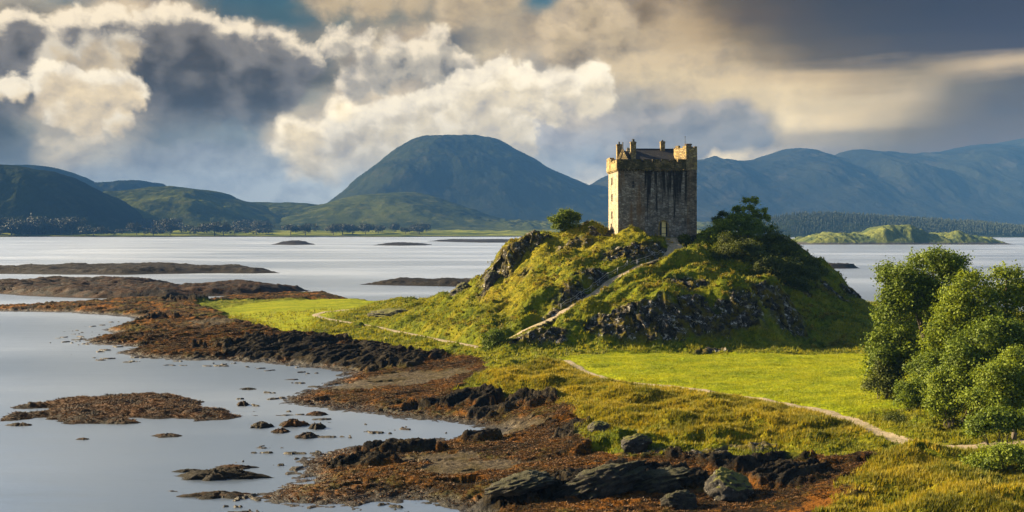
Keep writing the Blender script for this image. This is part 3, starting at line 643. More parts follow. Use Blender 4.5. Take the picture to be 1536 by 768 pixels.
# tidal ground: rock ledges dipping to one side, weed cushions, shingle
SHINGLE = [(600,572,7,9),(660,570,7,7),(540,575,6,6),(700,705,7,4.0),(660,690,6,3.5),(1020,700,6,2.0),(760,640,5,5),(330,490,10,12),(420,455,10,14),(860,668,4,2)]
ROCKS = [(420,525,16,10),(520,535,14,10),(600,545,10,8),(660,530,8,8),(250,535,16,6),(780,745,6,3.5),(850,740,5,3.5),(920,735,5,4),(1000,735,4,4),(560,745,5,1.5),(480,750,5,1.8),(700,605,8,3),(760,615,7,3),(620,620,5,1.8),(1080,700,7,3),(1130,720,6,3),(1180,705,6,3),(1180,745,5,3),(880,660,4,3),(720,655,3,3),(540,690,5,1.5),(600,670,5,2),(180,478,18,4),(280,452,12,5)]
def blobs(lst, zz=0.8):
    o = np.zeros_like(Z)
    for px, py, rx, ry in lst:
        x0, y0, _ = W(px, py, zz)
        o = np.maximum(o, np.exp(-(((XX-x0)/rx)**2+((YY-y0)/ry)**2)))
    return o
shin = sstep(blobs(SHINGLE)+0.30*fbm(XX/4, YY/5, 4, 0.6, 81), 0.38, 0.62)
rk = sstep(blobs(ROCKS, 1.2)+0.32*fbm(XX/5, YY/5, 4, 0.6, 85), 0.38, 0.60)
weed = np.clip(1-rk, 0, 1)
cs, sn = math.cos(R(24)), math.sin(R(24))
ua, va = XX*cs+YY*sn, -XX*sn+YY*cs
led = ridged(ua/9, va/2.3, 5, 0.55, 91)
inland = sstep(S, 0.3, 5)
Z = Z + tidal*inland*clear*(rk*(0.75*led+0.10)*(1+0.5*(YY > 220)) + (1-rk)*(1-shin)*(0.16*np.abs(fbm(XX/1.6, YY/1.4, 3, 0.6, 95))+0.14*ridged(ua/6, va/1.8, 3, 0.5, 97)) + shin*0.06*fbm(XX/0.8, YY/0.8, 2, 0.6, 99))
Z = Z + np.where((S > 0) & (S < 5), tidal*0.16*fbm(XX/1.6, YY/1.3, 3, 0.6, 101), 0)
Lm_ = catmull(PATH_M[:-2], 10); um_ = Lm_[:, 0]/Lm_[:, 1]
od_ = np.argsort(um_); yp_ = np.interp(TU, um_[od_], Lm_[od_, 1]); zp_ = np.interp(TU, um_[od_], Lm_[od_, 2])
cut_ = CAM_H-(CAM_H-(zp_[None, :]-0.25))*YY/yp_[None, :]
okc_ = ((TU > um_.min()) & (TU < um_.max()))[None, :] & (YY < yp_[None, :]-0.7) & (YY > yp_[None, :]-14)
Z = np.where(okc_, np.minimum(Z, cut_), Z)
far_led = sstep(YY, 200, 250)*tidal*inland*clear
Z = Z + far_led*(0.55*np.maximum(0, ridged(ua/11, va/3.5, 4, 0.55, 121)-0.3)+0.35*np.maximum(0, fbm(XX/5, YY/4, 3, 0.55, 123)))
pool = sstep(fbm(XX/7, YY/3.2, 4, 0.6, 131), 0.42, 0.56)*sstep(S, 0.3, 2)*(1-sstep(S, 9, 15))*tidal*clear*(YY < 300)
Z = Z*(1-pool)+(-0.15)*pool
off_w = sstep(fbm(XX/5, YY/3.0, 4, 0.62, 137), 0.60, 0.78)*(S < 0)*(1-sstep(-S, 5, 13))*(YY < 300)
Z = np.where(off_w > 0, np.maximum(Z, -0.25+0.45*off_w), Z)
# turf bank with an undercut face towards the shore
for bank_line, bh in (([W(885,672,2.4), W(930,664,2.8), W(1000,661,3.0), W(1080,664,3.1), W(1150,660,3.4), W(1230,652,3.8)], 1.0), ([W(1010,642,3.5), W(1080,640,3.7), W(1160,646,3.9)], 0.5), ([W(770,597,2.6), W(830,601,2.7), W(870,622,2.7)], 0.6), ([W(1260,700,3.4), W(1330,693,3.7), W(1420,700,4.2)], 0.5)):
    db, zb_ = polydist(bank_line, XX, YY)
    yl = np.interp(XX, [q[0] for q in bank_line], [q[1] for q in bank_line])+0.7*fbm(XX/3, XX*0+2.2, 3, 0.6, 9)
    north = sstep(YY-yl, -0.35, 0.35)
    Z = Z + bh*np.exp(-(db/3.4)**2)*north*clear*(0.7+0.5*fbm(XX/4, YY/4, 2, 0.5, 12)) - 0.35*bh*np.exp(-(db/1.6)**2)*(1-north)*clear
shin = shin*(1-rk*0.7)
# crag faces pushed in and out so they break into buttresses
push = rock*(YY > 180)*sstep(inc, 0.5, 2)*clear
DX = push*0.7*fbm(XX/2.1, Z/1.9, 3, 0.55, 111); DY = push*1.1*fbm(XX/1.6+Z*0.15, Z/2.6, 4, 0.6, 113)
verts = np.stack([XX+DX, YY+DY, Z], -1).reshape(-1, 3)
me = npmesh('ground', verts, gridfaces(NY, NU))
vcol(me, 'cover', np.stack([lawn, gold, rock, np.ones_like(Z)], -1).reshape(-1, 4))
vcol(me, 'shore', np.stack([weed, shin, tidal, np.ones_like(Z)], -1).reshape(-1, 4))
ground = link('ground', me, M_GROUND)
tag(ground, 'grassy headland with rocky weed-strewn shore and castle mound', 'ground', kind='structure')
def gz(x, y):
    x = np.asarray(x, float); y = np.asarray(y, float)
    r = np.interp(y, TY, np.arange(NY)); c = (x/y-TU[0])/(TU[1]-TU[0])
    r0 = np.clip(r.astype(int), 0, NY-2); c0 = np.clip(c.astype(int), 0, NU-2)
    fr, fc = np.clip(r-r0, 0, 1), np.clip(c-c0, 0, 1)
    return (Z[r0, c0]*(1-fr)+Z[r0+1, c0]*fr)*(1-fc)+(Z[r0, c0+1]*(1-fr)+Z[r0+1, c0+1]*fr)*fc
def samp(A, x, y):
    r = np.clip(np.interp(y, TY, np.arange(NY)).astype(int), 0, NY-1); c = np.clip(((x/y-TU[0])/(TU[1]-TU[0])).astype(int), 0, NU-1)
    return A[r, c]

# paths ------------------------------------------------------------------
def path(line, hw, label, flare=0, f0=0.80, f1=0.97):
    L = catmull(line, 14)
    T = np.gradient(L[:, :2], axis=0); T /= np.linalg.norm(T, axis=1)[:, None]
    N = np.stack([-T[:, 1], T[:, 0]], 1)
    s = np.cumsum(np.r_[0, np.linalg.norm(np.diff(L[:, :2], axis=0), axis=1)])
    offs = np.linspace(-1, 1, 7)
    V_ = []
    for k, o in enumerate(offs):
        wd = hw*(1+0.22*fbm(s/4+k*0, np.full_like(s, 3.3 if o < 0 else 8.1), 3, 0.6, 5))
        wd = wd*(1+flare*sstep(s/s[-1], f0, f1))
        p = L[:, :2]+N*(o*wd)[:, None]
        zz = gz(p[:, 0], p[:, 1])+0.075-0.10*(abs(o) > 0.9)
        V_.append(np.c_[p, zz])
    V_ = np.stack(V_, 1)
    o = link('path', npmesh('path', V_.reshape(-1, 3), gridfaces(len(L), 7)[:, ::-1]), M_GRAVEL)
    tag(o, label, 'path', kind='structure')
path(PATH_L, 0.95, 'pale gravel path curving from the mound foot to the left lawn')
path(PATH_M, 1.0, 'stony path climbing the mound up to the castle door', 1.1)
path(PATH_R, 0.75, 'pale gravel path along the front edge of the bright meadow', 0.75, 0.35, 0.62)

# water --------------------------------------------------------------------
wm = npmesh('water', [(-9000, -1500, 0), (9000, -1500, 0), (9000, 14000, 0), (-9000, 14000, 0)], [(0, 1, 2, 3)])
tag(link('water', wm, M_WATER), 'calm silvery sea loch around the headland', 'water', kind='structure')

# ================================================================== SKERRIES AND ISLETS
def mat_skerry(name, weedc):
    m, t, b = mat(name); p = t.pos()
    a = t.noise(p, 0.16, 7, 0.72); f = t.noise(p, 0.9, 7, 0.78)
    b.inputs['Specular IOR Level'].default_value = 0.1
    c = t.mix(t.ss(a, 0.40, 0.62), (0.008, 0.007, 0.005), weedc)
    c = t.mix(t.ss(f, 0.48, 0.72, 0, 0.8), c, tuple(1.7*v for v in weedc))
    c = t.mix(t.ss(f, 0.45, 0.3, 0, 0.8), c, (0.004, 0.003, 0.002))
    c = t.mix(t.ss(t.sep(p)[2], 0.25, 0.05, 0, 0.8), c, (0.006, 0.005, 0.003))
    t.put(b.inputs['Base Color'], c); b.inputs['Roughness'].default_value = 0.7
    t.put(b.inputs['Normal'], t.bump(f, 0.9, 0.4))
    return m
M_SK_DARK = mat_skerry('skerry_rock', (0.017, 0.012, 0.006)); M_SK_WEED = mat_skerry('skerry_weed', (0.034, 0.015, 0.004)); M_SK_ORANGE = mat_skerry('weed_bank', (0.058, 0.022, 0.003))
def islet(name, outline, h, m, label, res=0.8, edge=5.0, rag=1.0, nz=1.0, cat='island', kind='structure'):
    poly = np.array([W(px, py, 0)[:2] for px, py in outline])
    x0, y0 = poly.min(0)-4; x1, y1 = poly.max(0)+4
    nx = int(min(420, max(30, (x1-x0)/res))); ny = int(min(160, max(24, (y1-y0)/res)))
    Y_, X_ = np.meshgrid(np.linspace(y0, y1, ny), np.linspace(x0, x1, nx), indexing='ij')
    s = sdf(poly, X_, Y_) + rag*(0.9*fbm(X_/(edge*1.5), Y_/(edge*1.5), 4, 0.55, 7))
    big = 0.65+0.5*fbm(X_/(edge*3.0), Y_/(edge*2.5), 3, 0.5, 17)
    z = h*sstep(s, -0.2, edge)*big + nz*sstep(s, 0, edge*0.7)*(0.42*ridged(X_/(edge*1.3), Y_/(edge*0.5), 5, 0.62, 27)*h*0.6+0.15*fbm(X_/1.3, Y_/1.1, 2, 0.5, 5)) + 0.05*np.minimum(s, 4)
    z = np.where(s > 0, np.maximum(z, 0.02), np.maximum(s*0.2, -1.5))
    o = link(name, npmesh(name, np.stack([X_, Y_, z], -1).reshape(-1, 3), gridfaces(ny, nx)), m)
    tag(o, label, cat, kind=kind); return o
islet('island', [(-120,412),(0,411),(100,412),(180,412.5),(250,411),(330,410),(380,410.5),(420,409.5),(410,407),(360,403),(280,400),(200,400),(120,400),(60,401),(0,404),(-120,405)], 2.6, M_SK_DARK, 'dark low skerry, farthest of the long rock bars at left', 1.2, 14, 2.0)
islet('island', [(-120,440),(0,441),(60,445),(140,448),(250,447),(330,444),(400,442),(450,438),(465,436),(440,434),(380,430),(330,430),(270,434),(215,431),(262,425),(220,424),(150,424),(80,426),(30,429),(-120,432)], 2.6, M_SK_WEED, 'rusty weed-covered skerry, middle of the long rock bars at left', 0.9, 9, 1.4)
islet('island', [(405,367),(440,367.6),(475,367),(465,364.6),(440,363.6),(420,364.6)], 3.6, M_SK_DARK, 'small dark rock islet far out below the domed mountain', 2, 25, 3)
islet('island', [(560,368),(600,368.6),(640,368),(650,366.5),(600,365.4),(570,366)], 2.2, M_SK_DARK, 'thin dark reef right of the small far rock islet', 2, 25, 3)
islet('island', [(640,362),(720,364),(830,364),(830,361.2),(720,360),(660,360.4)], 2.0, M_SK_DARK, 'long thin reef lying beside the far left side of the mound', 3, 30, 3)
islet('island', [(540,427),(600,428.5),(680,430),(740,430),(740,423),(690,422),(640,423),(580,425)], 1.7, M_SK_DARK, 'flat brown reef behind the lawn, left of the mound crag', 0.8, 6, 1.0)
islet('island', [(1220,404),(1240,403),(1270,403),(1292,402.5),(1270,401),(1245,399),(1225,397),(1190,396)], 2.4, M_SK_DARK, 'low dark spit on the water just right of the mound', 0.8, 6, 0.6)
islet('island', [(0,632),(60,628),(110,636),(180,636),(205,630),(190,626),(275,628),(290,632),(345,629),(362,624),(340,617),(310,612),(300,604),(270,594),(235,591),(150,596),(90,602),(20,612),(70,614),(60,620),(0,624)], 0.48, M_SK_ORANGE, 'low bank of orange-brown seaweed lying in the bay', 0.28, 3.0, 1.2, 1.2)

# grassy islet far right
def mat_islet():
    m, t, b = mat('islet_turf'); p = t.pos()
    a = t.noise(p, 0.03, 6, 0.65); z = t.sep(p)[2]
    c = t.mix(t.ss(a, 0.40, 0.62), (0.030, 0.048, 0.008), (0.105, 0.115, 0.016))
    c = t.mix(t.ss(t.math('ADD', z, t.math('MULTIPLY', a, 6)), 7.0, 4.5), c, (0.045, 0.04, 0.036))
    t.put(b.inputs['Base Color'], c); t.put(b.inputs['Normal'], t.bump(t.noise(p, 0.12, 6, 0.7), 0.8, 4)); return m
def ridge_land(name, profile, Y0, front, back, m, label, base=0.0, power=1.0, nz=0.10, seed=1, nx=420, ny=120, gsc=None, kind='structure', cat='hill', gully=0.5, lean=0.0, round_=2.0):
    """land mass whose skyline follows the profile at distance Y0; front/back = depth of its slopes"""
    pr = np.array(profile, float)
    xs = (pr[:, 0]-768)/FPX*Y0; zs = CAM_H-(pr[:, 1]-HOR)/FPX*Y0
    xg = np.linspace(xs[0], xs[-1], nx)
    # smooth interpolation of the skyline
    cm = catmull(np.c_[xs, zs], 12); zp = np.interp(xg, cm[:, 0], cm[:, 1])
    t = np.concatenate([np.linspace(-1, 0, int(ny*0.7), endpoint=False), np.linspace(0, 1, ny-int(ny*0.7))])
    T_, X_ = np.meshgrid(t, xg, indexing='ij')
    Hh = np.broadcast_to(zp, X_.shape)-base
    g = gsc or (zs.max()*0.9)
    wob = 0.22*fbm(X_/(g*2.2), T_*1.5, 3, 0.5, seed+3)
    tt = np.clip(np.where(T_ < 0, -T_*(1+wob*(-T_)*(1+T_)*3), T_), 0, 1)
    fall = (1-tt**round_)**power
    Yv = Y0+np.where(T_ < 0, T_*front, T_*back)
    n = fbm(X_/g*1.3+Yv/g*0.25, Yv/g*0.9, 5, 0.55, seed)
    gul = ridged(X_/g*2.2+Yv/g*0.9+lean*T_, Yv/g*0.35, 4, 0.5, seed+9)
    zz = base+Hh*fall + Hh.max()*nz*(n+gully*gul*0.5)*np.sin(np.clip(tt, 0, 1)*math.pi)*sstep(Hh/Hh.max(), 0.02, 0.35)
    zz = np.maximum(zz, base-1.0)
    # perspective-true: widen with distance so the skyline keeps its bearing only at the crest line
    o = link(name, npmesh(name, np.stack([X_, Yv, zz], -1).reshape(-1, 3), gridfaces(len(t), nx)), m)
    tag(o, label, cat, kind=kind); return o
M_ISLET = mat_islet()
ridge_land('island', [(1183,367),(1200,362),(1225,354),(1250,351),(1280,353),(1300,348),(1320,341.5),(1340,338.5),(1358,339.5),(1372,344),(1388,351),(1410,350),(1440,350.5),(1462,355),(1485,361),(1500,365.2),(1520,367.4)], 1640, 60, 120, M_ISLET, 'grassy green islet lying before the wooded headland', base=-0.5, nz=0.16, seed=5, nx=300, ny=80, gsc=30, cat='island', round_=2.6)

# ================================================================== FAR HILLS
M_H_DARK = mat_hill('dark_hill', (0.010, 0.014, 0.006), (0.022, 0.028, 0.008), (0.030, 0.031, 0.011), 0.0028)  # far hill colours set dark to stand in for cloud shadow
M_H_GREEN = mat_hill('green_hill', (0.020, 0.027, 0.007), (0.056, 0.064, 0.013), (0.085, 0.082, 0.022), 0.0032)
M_H_DOME = mat_hill('mountain_grass', (0.012, 0.016, 0.007), (0.024, 0.029, 0.010), (0.042, 0.041, 0.018), 0.0022)
M_H_FAR = mat_hill('far_mountain', (0.012, 0.014, 0.011), (0.022, 0.024, 0.015), (0.036, 0.034, 0.024), 0.0012)
ridge_land('mountain', [(-260,300),(-180,265),(-90,243),(0,246.5),(30,249),(60,256),(90,266),(115,280),(140,296),(165,316),(190,333),(215,344)], 3400, 480, 700, M_H_DARK, 'dark green hill at the far left edge above the shore', nz=0.06, seed=2)
ridge_land('mountain', [(-60,300),(-20,262),(20,252),(55,248.5),(85,253),(110,263),(135,276),(160,292),(190,315),(220,338)], 5800, 900, 900, M_H_DARK, 'blue-green shoulder behind the dark left hill', nz=0.05, seed=6)
ridge_land('mountain', [(90,335),(130,290),(150,279),(175,273),(205,270.5),(228,274),(250,284),(275,296),(320,325)], 6200, 900, 900, M_H_DOME, 'rounded bluish hill right of the dark left hill', nz=0.06, seed=8)
ridge_land('mountain', [(110,340),(150,312),(190,293),(225,285),(260,281.5),(295,284),(325,288),(345,297),(365,303),(390,312),(430,328),(470,343)], 4500, 1000, 900, M_H_GREEN, 'green bumpy hill in the left middle distance', nz=0.10, seed=12, gully=0.25, gsc=420)
ridge_land('mountain', [(300,330),(340,312),(380,306),(420,306),(455,304.5),(490,308),(515,301),(545,296),(580,300),(640,320)], 5200, 1000, 900, M_H_GREEN, 'low green ridge left of the domed mountain', nz=0.10, seed=15, gully=0.25, gsc=420)
ridge_land('mountain', [(430,340),(480,330),(510,316),(528,298),(540,282),(556,265),(580,244),(606,224),(630,212.5),(655,207.5),(685,206),(715,207),(740,212),(770,225),(800,241),(830,257),(860,272),(890,284),(920,295),(970,311),(1040,328),(1120,342)], 7000, 1500, 1500, M_H_DOME, 'large domed blue-green mountain left of the castle', nz=0.04, seed=19, nx=700, ny=180, gully=0.9, lean=3.0, round_=2.2)
ridge_land('mountain', [(400,340),(450,325),(500,307),(540,294.5),(585,290.5),(625,291),(655,297),(685,306),(715,317),(750,328),(800,334),(880,342)], 5000, 1100, 900, M_H_GREEN, 'sunlit green foothill in front of the domed mountain', nz=0.08, seed=23, gully=0.25, gsc=480)
ridge_land('mountain', [(790,335),(840,303),(870,287),(890,275),(905,266),(930,258),(970,252),(1010,249),(1048,243),(1075,244),(1095,246.5),(1125,241),(1150,233),(1170,226.5),(1190,225.5),(1208,230),(1225,238),(1238,241),(1255,233),(1270,227),(1300,231),(1350,233),(1400,230),(1430,224),(1450,220),(1480,222),(1510,212),(1540,214),(1600,224),(1700,240),(1800,250)], 7600, 1900, 1500, M_H_FAR, 'long pale blue mountain range filling the right distance', nz=0.05, seed=29, nx=700, ny=180, gully=1.0)
ridge_land('mountain', [(560,338),(620,329),(680,327),(740,329),(800,331),(850,334),(900,333),(980,336),(1060,333),(1120,336),(1200,342)], 4700, 700, 700, M_H_GREEN, 'low hazy rise at the foot of the domed mountain', nz=0.12, seed=33)

# far shore
def mat_land():
    m, t, b = mat('far_fields'); p = t.pos()
    a = t.noise(t.vmath('MULTIPLY', p, (0.004, 0.012, 0.01)), 1.0, 4, 0.6); d = t.noise(p, 0.03, 5, 0.7)
    c = t.mix(t.ss(a, 0.42, 0.6), (0.045, 0.062, 0.014), (0.16, 0.17, 0.030))
    c = t.mix(t.ss(d, 0.5, 0.7, 0, 0.6), c, (0.10, 0.085, 0.03))
    c = t.mix(t.ss(t.sep(p)[2], 2.6, 1.2), c, (0.030, 0.026, 0.020))
    t.put(b.inputs['Base Color'], c); b.inputs['Specular IOR Level'].default_value = 0; return m
def far_land():
    nx, ny = 500, 90
    xg = np.linspace(-2200, 1200, nx); ty = np.linspace(0, 1, ny)**1.6
    y_front = 2790+90*fbm(xg/260, np.zeros(nx), 3, 0.5, 3) + 0.35*np.maximum(0, xg+100)
    X_, T_ = np.meshgrid(xg, ty); F = np.broadcast_to(y_front, X_.shape)
    Yv = F+T_*(5600-F)
    dist = Yv-F
    zz = 4.0*sstep(dist, -2, 22)-1.0 + sstep(dist, 40, 500)*7 + sstep(dist, 15, 120)*5*np.maximum(0, fbm(X_/90, Yv/110, 3, 0.5, 8)) + sstep(dist, 300, 2000)*14*np.maximum(0, fbm(X_/400, Yv/500, 3, 0.5, 9))
    o = link('land', npmesh('land', np.stack([X_, Yv, zz], -1).reshape(-1, 3), gridfaces(ny, nx)), mat_land())
    tag(o, 'flat green fields along the far shore of the loch', 'land', kind='structure')
    return lambda x, d: (np.interp(x, xg, y_front)+d)
far_y = far_land()

# wooded headland on the right
M_H_WOOD = mat_hill('wood_floor', (0.012, 0.018, 0.010), (0.020, 0.028, 0.012), (0.026, 0.030, 0.014), 0.01)
WOODP = [(1090,352),(1130,340),(1160,328),(1200,323),(1250,323),(1300,326),(1350,329.5),(1400,333),(1450,336),(1500,341),(1540,346),(1600,349),(1680,356)]
ridge_land('hill', WOODP, 2900, 260, 400, M_H_WOOD, 'low headland under the conifer plantation at right', base=-1, nz=0.05, seed=37, nx=260, ny=60, gsc=60, cat='headland')
def conifers(n=5200):
    pr = np.array(WOODP, float); Y0 = 2900
    xs = (pr[:, 0]-768)/FPX*Y0; zs = CAM_H-(pr[:, 1]-HOR)/FPX*Y0
    r = np.random.default_rng(8)
    V_, F_, C_ = [], [], []; b = 0
    t = r.random(n)**0.85; x = r.uniform(xs[0]+20, xs[-1]-20, n)
    for k in range(n):
        tt = t[k]; zc = np.interp(x[k], xs, zs)
        z0 = -1+(zc+1)*(1-tt**2.0); y0 = Y0-tt*245
        if z0 < 1.5: continue
        hgt = r.uniform(9, 15); rad = hgt*r.uniform(0.17, 0.24)
        tint = r.random()
        for lev in range(3):                      # three ragged skirts
            zb = z0+hgt*(0.10+0.27*lev); zt = zb+hgt*(0.46 if lev < 2 else 0.36); rr = rad*(1-0.27*lev)
            m = 6
            for j in range(m):
                a = 2*math.pi*j/m+lev*0.5; q = rr*(1 if j % 2 else 0.72)
                V_.append((x[k]+q*math.cos(a), y0+q*math.sin(a), zb)); C_.append(tint)
            V_.append((x[k], y0, zt)); C_.append(tint)
            for j in range(m): F_.append((b+j, b+(j+1) % m, b+m))
            b += m+1
    me = npmesh('conifer_wood', V_, F_, False)
    a = me.attributes.new('tint', 'FLOAT', 'POINT'); a.data.foreach_set('value', np.array(C_, np.float32))
    o = link('conifer_wood', me, mat_leaf('conifer_needles', (0.010, 0.018, 0.008), (0.030, 0.045, 0.014), 0.05))
    tag(o, 'dark conifer plantation covering the low headland at right', 'wood', kind='stuff')
conifers()

# ================================================================== LEAVES AND TREES
def leaf_cloud(lobes, n, size, seed, clump=0.55, shell=0.62, squash=0.8, drop=0.0, inner=0.10, bump=0.32):
    """leaf-sized faces gathered in clumps through the volume of several lobes; returns verts, faces, tint"""
    r = np.random.default_rng(seed)
    L = np.array(lobes, float)                       # x y z rx ry rz
    area = (L[:, 3]*L[:, 5])**1.0; area = area/area.sum()
    nc = max(8, int(n/26))
    li = r.choice(len(L), nc, p=area)
    d = r.normal(size=(nc, 3)); d /= np.linalg.norm(d, axis=1)[:, None]
    d[:, 2] = np.where(d[:, 2] < -0.35, -d[:, 2]*0.6, d[:, 2])
    rad = np.where(r.random(nc) < inner, r.uniform(0.25, 0.7, nc), r.uniform(0.80, 1.02, nc))
    nn = fbm(d[:, 0]*2.1+li*5.3, d[:, 1]*2.1+d[:, 2]*1.7, 2, 0.5, seed % 17)
    rad = rad*(1+bump*nn)*np.where(r.random(nc) < 0.10, r.uniform(1.05, 1.28, nc), 1.0)
    cc = L[li, :3]+d*rad[:, None]*L[li, 3:6]
    per = r.integers(16, 36, nc)
    ci = np.repeat(np.arange(nc), per)
    m = len(ci)
    off = r.normal(size=(m, 3))*clump*np.array([1, 1, squash])*0.5
    c = cc[ci]+off
    nrm = d[ci]*0.9+r.normal(size=(m, 3))*0.75+np.array([0, 0, 0.35]); nrm /= np.linalg.norm(nrm, axis=1)[:, None]
    up = r.normal(size=(m, 3)); tx = np.cross(nrm, up); tx /= np.linalg.norm(tx, axis=1)[:, None]; ty_ = np.cross(nrm, tx)
    s = size*r.uniform(0.5, 1.5, m)*r.uniform(0.75, 1.2, nc)[ci]
    q = np.stack([c+tx*s[:, None]*0.62, c+ty_*s[:, None]*0.42, c-tx*s[:, None]*0.62, c-ty_*s[:, None]*0.42], 1)
    tint = np.clip(r.random(nc)[ci]*0.7+r.random(m)*0.35, 0, 1)
    return q.reshape(-1, 3), np.arange(m*4).reshape(-1, 4), np.repeat(tint, 4)
def leaf_obj(name, data, m, parent=None):
    v, f, t = data
    me = npmesh(name, v, f, False)
    a = me.attributes.new('tint', 'FLOAT', 'POINT'); a.data.foreach_set('value', t.astype(np.float32))
    return link(name, me, m, parent)
def tube_mesh(paths, sides=7):
    """paths: list of (points, radii) -> verts, faces"""
    V_, F_ = [], []
    for pts, rad in paths:
        pts = np.asarray(pts, float); b = len(V_)
        for i in range(len(pts)):
            tdir = pts[min(i+1, len(pts)-1)]-pts[max(i-1, 0)]; tdir = tdir/(np.linalg.norm(tdir)+1e-9)
            ref = np.array([0, 0, 1.0]) if abs(tdir[2]) < 0.9 else np.array([1.0, 0, 0])
            u = np.cross(tdir, ref); u /= np.linalg.norm(u); v = np.cross(tdir, u)
            for k in range(sides):
                a = 2*math.pi*k/sides
                V_.append(pts[i]+rad[i]*(u*math.cos(a)+v*math.sin(a)))
        for i in range(len(pts)-1):
            for k in range(sides):
                F_.append((b+i*sides+k, b+i*sides+(k+1) % sides, b+(i+1)*sides+(k+1) % sides, b+(i+1)*sides+k))
    return V_, F_
LEAF_A = mat_leaf('leaf_green', (0.028, 0.052, 0.004), (0.125, 0.170, 0.008), 0.34)
LEAF_B = mat_leaf('leaf_yellow_green', (0.040, 0.070, 0.004), (0.180, 0.222, 0.009), 0.34)
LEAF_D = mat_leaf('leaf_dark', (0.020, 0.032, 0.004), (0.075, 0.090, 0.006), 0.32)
LEAF_FAR = mat_leaf('leaf_far', (0.008, 0.013, 0.004), (0.026, 0.032, 0.008), 0.12)
def tree(name, base, lobes, n, size, m, seed, label, cat, trunk_r=0.3, group=None, clump=0.6, stems=1, **kw):
    """lobes in world coordinates (x y z rx ry rz)"""
    bx, by, bz = base
    root = empty(name, base); tag(root, label, cat, group)
    L = np.array(lobes, float); L[:, 0] -= bx; L[:, 1] -= by; L[:, 2] -= bz
    rs = np.random.default_rng(seed+7); sub = []
    for l in L:
        for _ in range(6):
            q = rs.normal(size=3); q /= np.linalg.norm(q); q[2] = abs(q[2])*0.9 if rs.random() < 0.75 else q[2]
            k = rs.uniform(0.26, 0.5)
            sub.append([*(l[:3]+q*l[3:6]*rs.uniform(0.62, 0.95)), *(l[3:6]*k)])
    L = np.vstack([L*np.array([1, 1, 1, 0.84, 0.84, 0.84]), np.array(sub)])
    leaf_obj('crown' if stems == 1 else 'foliage', leaf_cloud(L, int(n*1.9), size*0.66, seed, clump, **kw), m, root)
    r = np.random.default_rng(seed+99)
    paths = []
    top = L[:len(lobes)][np.argmax(L[:len(lobes), 2])]
    if stems == 1:
        mid = np.array([top[0]*0.4, top[1]*0.4, top[2]*0.5])
        main = np.array([[0, 0, -0.4], [mid[0]*0.3, mid[1]*0.3, mid[2]*0.4], mid, [top[0], top[1], top[2]]])
        paths.append((main, [trunk_r*1.25, trunk_r, trunk_r*0.75, trunk_r*0.2]))
        for l in L[:len(lobes)]:
            s = main[1]*(1-0.4)+mid*0.4
            e = l[:3]; k = (s+e)/2+np.array([0, 0, 0.1*np.linalg.norm(e-s)])
            paths.append(([s, k, e], [trunk_r*0.55, trunk_r*0.35, trunk_r*0.10]))
            for _ in range(3):
                dd = r.normal(size=3); dd /= np.linalg.norm(dd); dd[2] = abs(dd[2])*0.7
                paths.append(([k*0.4+e*0.6, e+dd*l[3:6]*0.8], [trunk_r*0.2, trunk_r*0.05]))
    else:
        for l in L[:len(lobes)]:
            for _ in range(stems):
                s = np.array([r.uniform(-.3, .3)+l[0]*0.4, r.uniform(-.3, .3)+l[1]*0.4, min(-0.3, l[2]-l[5]*1.6)])
                dd = r.normal(size=3); dd /= np.linalg.norm(dd); dd[2] = abs(dd[2])
                e = l[:3]+dd*l[3:6]*0.75
                paths.append(([s, (s+e)/2+r.normal(size=3)*0.1, e], [trunk_r, trunk_r*0.7, trunk_r*0.2]))
    v, f = tube_mesh(paths)
    link('trunk' if stems == 1 else 'stem', npmesh('trunk', v, f), M_BARK, root)
    return root
def lob(Y, lst, depth=0.8):
    """(px, py, half width px, half height px, dY) -> world lobes at distance Y"""
    k = Y/FPX; out = []
    for px, py, rw, rh, dy in lst:
        kk = (Y+dy)/FPX
        out.append(((px-768)*kk, Y+dy, CAM_H-(py-HOR)*kk, rw*kk, rw*kk*depth, rh*kk))
    return out
def gbase(px, Y, sink=0.1):
    x = (px-768)/FPX*Y; return (x, Y, float(gz(x, Y))-sink)

# right-hand wood edge
tree('tree', gbase(1390, 137), lob(137, [(1400,402,46,30,0),(1352,420,40,27,1),(1432,424,30,34,1),(1342,478,36,44,-1),(1392,468,48,48,0),(1434,490,36,50,1),(1338,535,36,44,-1),(1390,545,48,48,0),(1368,440,40,40,0),(1320,560,26,34,0)]), 34000, 0.34, LEAF_A, 201,
     'tall broadleaf tree with layered crown, left end of the right-hand wood', 'tree', 0.42, clump=0.75)
tree('tree', gbase(1508, 128), lob(128, [(1510,420,26,24,0),(1455,452,46,38,-1),(1520,455,44,38,0),(1565,465,46,56,2),(1440,500,42,46,-1),(1500,505,52,50,0),(1560,540,52,60,0),(1480,560,60,50,1),(1432,478,34,40,1),(1424,530,38,46,1)]), 40000, 0.32, LEAF_B, 203,
     'big bright yellow-green tree behind the right-hand bushes at the picture edge', 'tree', 0.42, clump=0.75)
tree('tree', gbase(1500, 117), lob(117, [(1480,512,44,36,0),(1450,545,36,36,-1),(1520,540,44,40,0),(1480,575,52,46,0),(1546,585,48,50,1),(1440,575,36,36,0)]), 26000, 0.29, LEAF_A, 205,
     'rounded leafy tree in the middle of the right-hand wood', 'tree', 0.3, clump=0.7)
tree('bush', gbase(1322, 134), lob(134, [(1318,580,25,26,0),(1345,590,22,22,1),(1338,560,24,22,1)]), 8000, 0.27, LEAF_D, 207,
     'dark round bush on the meadow edge below the tall tree', 'bush', 0.06, stems=4, clump=0.6)
